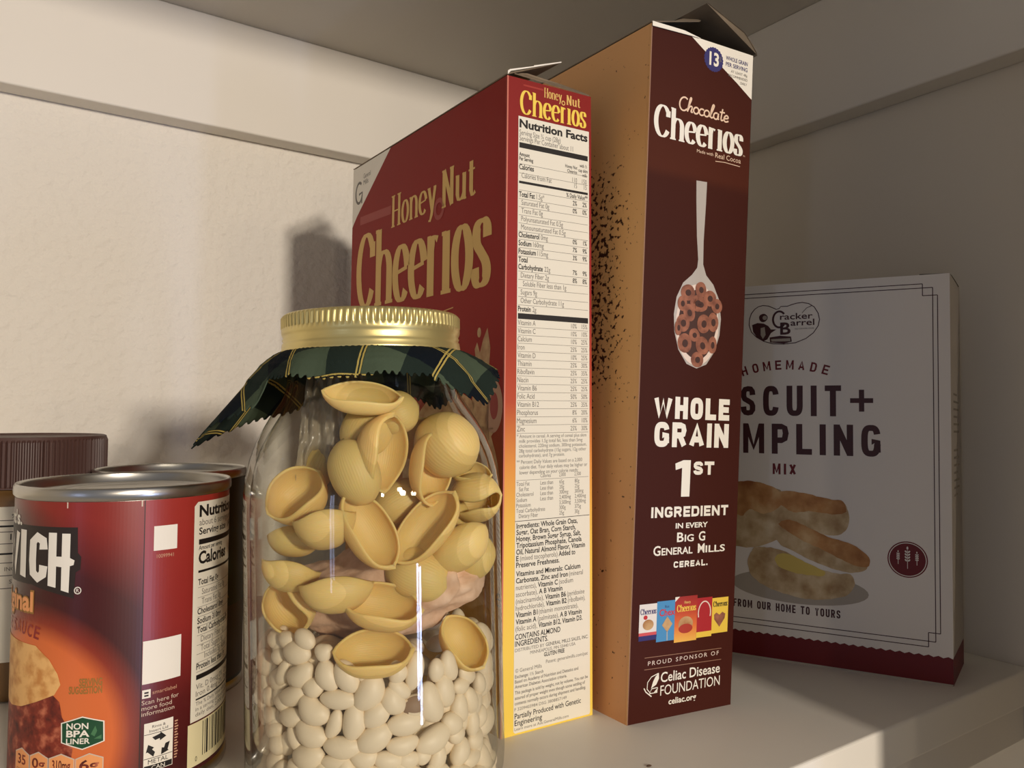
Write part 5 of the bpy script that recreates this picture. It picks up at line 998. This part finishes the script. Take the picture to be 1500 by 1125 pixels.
# overhang by direction (degrees, relative to straight at the viewer; + = picture right): length mm, end slope deg
view = math.atan2(-P0.y, -P0.x)
TAB = [(-180, 17, 62), (-160, 18, 66), (-140, 24, 68), (-122, 32, 62), (-112, 36, 56), (-102, 44, 51), (-94, 50, 49), (-88, 46, 50), (-80, 38, 54), (-72, 32, 58), (-64, 27, 62), (-59, 25, 66), (-55, 15, 62), (-40, 16, 62), (-20, 16, 64), (0, 15.5, 66), (14, 14.5, 66), (26, 15.5, 63), (34, 19, 62), (42, 24, 62), (52, 28, 60), (60, 25, 54), (68, 21, 44), (78, 18, 38), (90, 15, 34), (110, 17, 55), (128, 22, 66), (142, 26, 70), (158, 22, 68), (180, 17, 62)]
def tab(x):
    for (a0, l0, s0), (a1, l1, s1) in zip(TAB, TAB[1:]):
        if a0 <= x <= a1:
            t = (x - a0) / (a1 - a0); return l0 + (l1 - l0) * t, s0 + (s1 - s0) * t
bm = bmesh.new(); NA, NS = 400, 22
uvl = bm.loops.layers.uv.new('panel'); grid = []; flat = []
for i in range(NA):
    th = -180 + 360 * i / NA
    L, sl = tab(th)
    sl_f = sl
    fl = []; ring_ = []
    tooth = (.9 if i % 4 in (0, 1) else -.5) if L > 9 else 0
    a_ = view + R(th)
    for j in range(NS + 1):
        t = j / NS
        s_ = t * (L + tooth)
        r_ = 31.6; z_ = 160.4
        # march along the slope
        k = 12; ds = s_ / k
        for q in range(k):
            ss = (q + .5) * ds
            sl_ = R(14 + (sl_f - 14) * min(1, ss / 13.0) ** .7) if ss > 2.2 else 0
            r_ += ds * math.cos(sl_); z_ -= ds * math.sin(sl_)
        rip = .9 * t * math.sin(R(th) * 9 + 1.3) + .5 * t * math.sin(R(th) * 17)
        r_ += rip * .7; z_ += rip * .5
        if s_ < 2.2: z_ = min(z_, 160.2)
        # keep outside the shoulder
        zz_ = z_ / 1000
        for (ra, za), (rb, zb) in zip(prof[7:17], prof[8:18]):
            if za <= zz_ <= zb:
                rr = ra + (rb - ra) * (zz_ - za) / (zb - za); r_ = max(r_, rr * 1000 + .9); break
        ring_.append(bm.verts.new((r_ / 1000 * math.cos(a_), r_ / 1000 * math.sin(a_), z_ / 1000)))
        fl.append(((31.6 + s_) * math.cos(a_) / 60, (31.6 + s_) * math.sin(a_) / 60))
    grid.append(ring_); flat.append(fl)
for i in range(NA):
    k = (i + 1) % NA
    for j in range(NS):
        fc = bm.faces.new((grid[i][j], grid[i][j + 1], grid[k][j + 1], grid[k][j]))
        for lp, (p, q) in zip(fc.loops, ((i, j), (i, j + 1), (k, j + 1), (k, j))): lp[uvl].uv = flat[p][q]
o = from_bm('cloth_cover', bm, [M_plaid], gj, True, True); o['label'] = 'dark green plaid cloth with pinked edges'
sd = o.modifiers.new('thickness', 'SOLIDIFY'); sd.thickness = .0004; sd.offset = 0

# ------------------------------------------------------------------ what is in the jar
def pasta_ridges(t, b):
    uv = nd(t, 'ShaderNodeUVMap', uv_map='panel'); s = nd(t, 'ShaderNodeSeparateXYZ'); t.links.new(uv.outputs['UV'], s.inputs[0])
    m = nd(t, 'ShaderNodeMath', operation='MULTIPLY'); t.links.new(s.outputs[1], m.inputs[0]); m.inputs[1].default_value = 260.0
    sn = nd(t, 'ShaderNodeMath', operation='SINE'); t.links.new(m.outputs[0], sn.inputs[0])
    bp = nd(t, 'ShaderNodeBump', Strength=.10, Distance=.0005); t.links.new(sn.outputs[0], bp.inputs['Height']); t.links.new(bp.outputs['Normal'], b.inputs['Normal'])
    b.inputs['Subsurface Weight'].default_value = .5; b.inputs['Subsurface Radius'].default_value = (.004, .0022, .0008); b.inputs['Subsurface Scale'].default_value = 1.0
M_pasta = mat('pasta', (230, 194, 122), .5, build=pasta_ridges)

def shell_mesh(name, span, curl, notch):
    """a curled boat of dough along X, open towards +Y"""
    NU, NV = 34, 40; TH = .10
    def pt(u, v, inner):
        # u -1..1 along, v -1..1 round
        r = max(0.0, 1 - abs(u) ** 2.5) ** .62
        sp = R(span) * (.72 + .28 * (1 - u * u))
        ph = v * sp
        rr = r * (1 - curl * max(0, abs(v) - .55) ** 1.3) - (TH if inner else 0) * min(1, r * 6)
        rr = max(rr, .004)
        if v > 0: rr *= 1 - .06 * v
        lift = .10 * u * u
        x = u * (1 - (TH * .6 if inner else 0) * abs(u))
        if notch and u > .72: x -= notch * max(0, abs(v) - .45) * (u - .72)
        return (x, -rr * math.cos(ph) * .95 + lift - .12, rr * math.sin(ph))
    bm = bmesh.new(); uvl = bm.loops.layers.uv.new('panel')
    rings_ = []; vv = []
    for i in range(NU + 1):
        u = -1 + 2 * i / NU
        out_ = [Vector(pt(u, -1 + 2 * j / NV, 0)) for j in range(NV + 1)]; inn = [Vector(pt(u, -1 + 2 * j / NV, 1)) for j in range(NV + 1)]
        def lip(a_, b_, nb):
            d_ = (a_ - nb); L_ = d_.length
            return (a_ + b_) / 2 + (d_ / L_ if L_ > 1e-6 else d_) * (a_ - b_).length * .45
        loop = out_ + [lip(out_[-1], inn[-1], out_[-3])] + inn[::-1] + [lip(out_[0], inn[0], out_[2])]
        rings_.append([bm.verts.new(p) for p in loop])
    NL = 2 * NV + 4
    vc = [j / NV for j in range(NV + 1)] + [1.0] + [j / NV for j in range(NV, -1, -1)] + [0.0]
    for i in range(NU):
        for j in range(NL):
            k = (j + 1) % NL
            try: f_ = bm.faces.new((rings_[i][j], rings_[i][k], rings_[i + 1][k], rings_[i + 1][j]))
            except ValueError: continue
            for lp, w in zip(f_.loops, ((i / NU, vc[j]), (i / NU, vc[k]), ((i + 1) / NU, vc[k]), ((i + 1) / NU, vc[j]))): lp[uvl].uv = w
    for r_ in (rings_[0][::-1], rings_[-1]): bm.faces.new(r_)
    bmesh.ops.recalc_face_normals(bm, faces=bm.faces[:])
    me = bpy.data.meshes.new(name); bm.normal_update(); bm.to_mesh(me); bm.free()
    me.materials.append(M_pasta); me.polygons.foreach_set('use_smooth', [True] * len(me.polygons))
    return me
SM = [shell_mesh('boat_shell', 104, .22, .35), shell_mesh('cupped_shell', 128, .30, .5), shell_mesh('rolled_shell', 165, .62, .2)]
SHELL_LABELS = [
 'topmost pasta shell, lying level right under the gold lid', 'dim pasta shell turned away just under the topmost shell', 'large upright pasta shell near the top center, its opening to the right',
 'pasta shell tucked behind the large upright shell, upper left side', 'smooth backed upright pasta shell left of the large upright shell', 'narrow upright pasta shell beside the two bright lamp reflections, opening to the right',
 'domed pasta shell at the right shoulder of the jar', 'thin edged sliver of a pasta shell below the domed right shell', 'rolled pasta shell at the right wall showing a curl like a snail',
 'wide mouthed pasta shell at the left wall, its round opening tipped up', 'rounded pasta shell with the thin bluish vertical glint on it', 'long open pasta shell forming the left half of the V in the middle',
 'long open pasta shell forming the right half of the V in the middle', 'pasta shell with a rounded back right of the V, mouth up', 'cup shaped pasta shell with a chipped rim at the left wall',
 'bowl shaped pasta shell left of center, just above the pinkish seasoning bag', 'pasta shell at the lower left wall with a dark open mouth', 'open pasta shell showing a pale lower lip, above the lowest shell',
 'lowest pasta shell in the center, resting on the beans', 'oval open pasta shell at the lower right, sitting on the beans', 'pale pasta shell below the point of the V',
 'pasta shell behind the wide mouthed one at the left wall', 'pasta shell at the right wall below the round backed one', 'pasta shell half seen behind the two bright lamp reflections', 'pasta shell deep inside the jar behind the narrow upright one',
 'pasta shell inside behind the crinkled clear film', 'pasta shell hidden deep in the jar behind the right lamp reflection', 'pasta shell at the back of the jar behind the smooth upright one']
for i, r_ in enumerate(SHELLS):
    if i >= len(SHELL_LABELS): break
    o = bpy.data.objects.new('pasta_shell', SM[int(r_[9])]); COL.objects.link(o)
    o.rotation_mode = 'QUATERNION'; o.location = r_[:3]; o.rotation_quaternion = Quaternion(r_[3:7]).normalized(); o.scale = (r_[7], r_[8], r_[8])
    tag(o, SHELL_LABELS[i], 'pasta', 'pasta shells in the glass jar')

M_bean = mat('dried_bean', (236, 220, 190), .45, build=noise_col(700, [(.3, (226, 206, 172)), (.65, (242, 228, 202))], 3))
def bean_mesh(name, bend):
    bm = bmesh.new(); bmesh.ops.create_uvsphere(bm, u_segments=20, v_segments=14, radius=1)
    for v in bm.verts:
        x, y, z = v.co.z, v.co.y, v.co.x
        z2 = z - bend * x * x * .5 + bend * .18
        wd = 1 - .12 * x * x
        v.co = (x, y * .82 * wd, z2 * wd + (-.10 * math.exp(-(x / .35) ** 2) * bend * 2 if z < 0 else 0) * -1)
    bmesh.ops.recalc_face_normals(bm, faces=bm.faces[:])
    me = bpy.data.meshes.new(name); bm.to_mesh(me); bm.free(); me.materials.append(M_bean)
    me.polygons.foreach_set('use_smooth', [True] * len(me.polygons)); return me
BM = [bean_mesh('plump_bean', .1), bean_mesh('kidney_bean', .45), bean_mesh('curved_bean', .28)]
for i, r_ in enumerate(BEANS):
    o = bpy.data.objects.new('white_bean', BM[i % 3]); COL.objects.link(o)
    o.rotation_mode = 'QUATERNION'; o.location = r_[:3]; o.rotation_quaternion = Quaternion(r_[3:7]).normalized(); o.scale = (r_[7], r_[8], r_[8])
    if i == NFRONT - 1:
        me = bean_mesh('split_bean', .1); o.data = me
        me.materials.append(mat('bean_inside', (150, 124, 100), .6))
        for p in me.polygons:
            if p.center.y > .25 and p.center.z < .35: p.material_index = 1
        tag(o, 'white bean with split skin showing a grey inside, right of center', 'bean')
    else:
        tag(o, 'small white dried bean in the layer at the bottom of the glass jar', 'bean', 'white beans at the bottom of the jar')

# seasoning bag: crinkled clear film around pinkish powder
sb = thing('seasoning_bag', 'clear plastic bag of pinkish seasoning powder among the pasta shells in the jar', 'bag', (.118, .258, .064))
M_powder = mat('seasoning_powder', (222, 186, 158), .85, build=noise_col(160, [(.3, (204, 164, 132)), (.7, (234, 202, 176))], 6, .5, .002))
bm = bmesh.new(); bmesh.ops.create_icosphere(bm, subdivisions=5, radius=1)
from mathutils import noise as mn
rt_ = Vector((.81, -.55, 0)).normalized(); bk = Vector((.42, .91, 0)).normalized()
for v in bm.verts:
    c = v.co.copy(); n_ = mn.noise(c * 2.2) * .22 + mn.noise(c * 6) * .06
    c *= 1 + n_
    lift = .006 * max(0, c.x) - .003 * max(0, -c.x)
    p = Vector((.1215, .2600, .0750)) + rt_ * c.x * .0355 + bk * c.y * .019 + Vector((0, 0, c.z * .0165 + lift)) - bk * .006
    ax_ = Vector((.1196 + (p.z - .08) * -.0231, .2665 + (p.z - .08) * .0157, p.z)); q = p - ax_
    x_ = v.co.x
    lim = .0425 if (x_ < -.62 or x_ > .30) else .0300
    if -.75 < x_ <= -.62: lim = .037
    if q.length > lim: p = ax_ + q.normalized() * (lim - .0006 * abs(n_) * 10)
    v.co = p
from_bm('powder', bm, [M_powder], sb, True)
def film(t, b):
    out = t.nodes['Material Output']
    lw = nd(t, 'ShaderNodeLayerWeight', Blend=.5)
    r = ramp(t, [(0, (.55, .55, .55, 1)), (.45, (.74, .74, .74, 1)), (1, (1, 1, 1, 1))]); t.links.new(lw.outputs['Facing'], r.inputs['Fac'])
    tr = nd(t, 'ShaderNodeBsdfTransparent'); mx = nd(t, 'ShaderNodeMixShader')
    t.links.new(r.outputs['Color'], mx.inputs['Fac']); t.links.new(tr.outputs[0], mx.inputs[1]); t.links.new(b.outputs[0], mx.inputs[2]); t.links.new(mx.outputs[0], out.inputs['Surface'])
M_film = mat('crinkled_film', (176, 166, 146), .25, spec=.8, build=film)
bm = bmesh.new(); NX, NZ = 40, 60; G = []
for i in range(NX + 1):
    col_ = []
    for j in range(NZ + 1):
        s_, t_ = i / NX, j / NZ
        wdt = .0125 - .002 * t_
        p = Vector((.0985, .2585, .106 + .047 * t_)) + rt_ * ((s_ - .5) * 2 * wdt)
        n_ = mn.noise(Vector((s_ * 4, t_ * 2.6, 1.7))) * .007 + abs(mn.noise(Vector((s_ * 8, t_ * 3.4, 4.2)))) * .007 + mn.noise(Vector((s_ * 20, t_ * 11, 9))) * .0018
        p = p + bk * n_
        ax_ = Vector((.1196 + (p.z - .08) * -.0231, .2665 + (p.z - .08) * .0157, p.z)); q = p - ax_
        lim = .040 if p.z < .108 else max(.0272, .040 - (p.z - .108) * .36)
        if q.length > lim: p = ax_ + q.normalized() * lim
        col_.append(bm.verts.new(p))
    G.append(col_)
for i in range(NX):
    for j in range(NZ): bm.faces.new((G[i][j], G[i + 1][j], G[i + 1][j + 1], G[i][j + 1]))
o = from_bm('film', bm, [M_film], sb, True); o['label'] = 'crinkled clear plastic film'

# crumbs on the shelf
for i, (x, y, lb) in enumerate(((.190, .2335, 'tiny dark crumb on the shelf in front of the red cereal box'), (.2165, .2205, 'tiny dark crumb on the shelf in front of the brown cereal box'))):
    bm = bmesh.new(); bmesh.ops.create_icosphere(bm, subdivisions=2, radius=.0006)
    for v in bm.verts: v.co = Vector((v.co.x * (1 if i == 0 else 2.2), v.co.y, v.co.z * .5)) * (1 + .3 * mn.noise(v.co * 2000)) + Vector((x, y, .0003))
    tag(from_bm('crumb', bm, [mat('crumb', (92, 70, 52), .8)]), lb, 'crumb')

# ------------------------------------------------------------------ light of the room in front of the cupboard
def lamp(name, kind, loc, energy, rgb, **kw):
    l = bpy.data.lights.new(name, kind); l.energy = energy; l.color = lin(*rgb)[:3]
    for k, v in kw.items(): setattr(l, k, v)
    o = bpy.data.objects.new(name, l); COL.objects.link(o); o.location = loc
    return o
def aim(o, tgt):
    o.rotation_euler = (Vector(tgt) - o.location).to_track_quat('-Z', 'Y').to_euler()
CT = Vector((.16, .30, .20))
def at_dir(az, el, dist): return CT + Vector((math.cos(R(az)) * math.cos(R(el)), math.sin(R(az)) * math.cos(R(el)), math.sin(R(el)))) * dist
lamp('lamp', 'POINT', at_dir(-90.5, 6, 2.3), 84, (255, 242, 228), shadow_soft_size=.07)
lamp('lamp', 'POINT', at_dir(-93, 8.3, 2.3), 62, (255, 242, 226), shadow_soft_size=.05)
lamp('lamp', 'POINT', at_dir(-108, 5, 2.2), 8, (255, 232, 200), shadow_soft_size=.05)
lamp('lamp', 'POINT', at_dir(-81, 5, 2.2), 8, (255, 232, 200), shadow_soft_size=.05)
w = lamp('window_light', 'AREA', at_dir(-78, -19, 1.9), 4, (190, 208, 255), shape='RECTANGLE', size=.06, size_y=.5); aim(w, CT)
w = lamp('window_light', 'AREA', at_dir(-150, -6, 1.8), .7, (190, 208, 255), shape='RECTANGLE', size=.05, size_y=.6); aim(w, CT)
wd = bpy.data.worlds.new('room'); scene.world = wd; wd.use_nodes = True
bg = wd.node_tree.nodes['Background']; bg.inputs['Color'].default_value = lin(226, 224, 230); bg.inputs['Strength'].default_value = .26

# ------------------------------------------------------------------ camera
cam = bpy.data.cameras.new('camera'); co = bpy.data.objects.new('camera', cam); COL.objects.link(co); scene.camera = co
cam.sensor_fit = 'HORIZONTAL'; cam.sensor_width = 36; cam.lens = 1110 / 1500 * 36; cam.clip_start = .01; cam.clip_end = 50
YAW, PIT, ROL = R(55.8), R(2.0), R(.4)
f0 = Vector((math.cos(YAW), math.sin(YAW), 0)); r0 = Vector((math.sin(YAW), -math.cos(YAW), 0)); u0 = Vector((0, 0, 1))
fw = math.cos(PIT) * f0 + math.sin(PIT) * u0; u1 = -math.sin(PIT) * f0 + math.cos(PIT) * u0
rg = math.cos(ROL) * r0 + math.sin(ROL) * u1; upv = -math.sin(ROL) * r0 + math.cos(ROL) * u1
M3 = Matrix((rg, upv, -fw)).transposed()
co.matrix_world = Matrix.Translation((0, 0, .14)) @ M3.to_4x4()
scene.view_settings.view_transform = 'Standard'; scene.view_settings.look = 'None'
scene.view_settings.exposure = 0.0; scene.view_settings.gamma = 1.0; scene.view_settings.use_curve_mapping = False
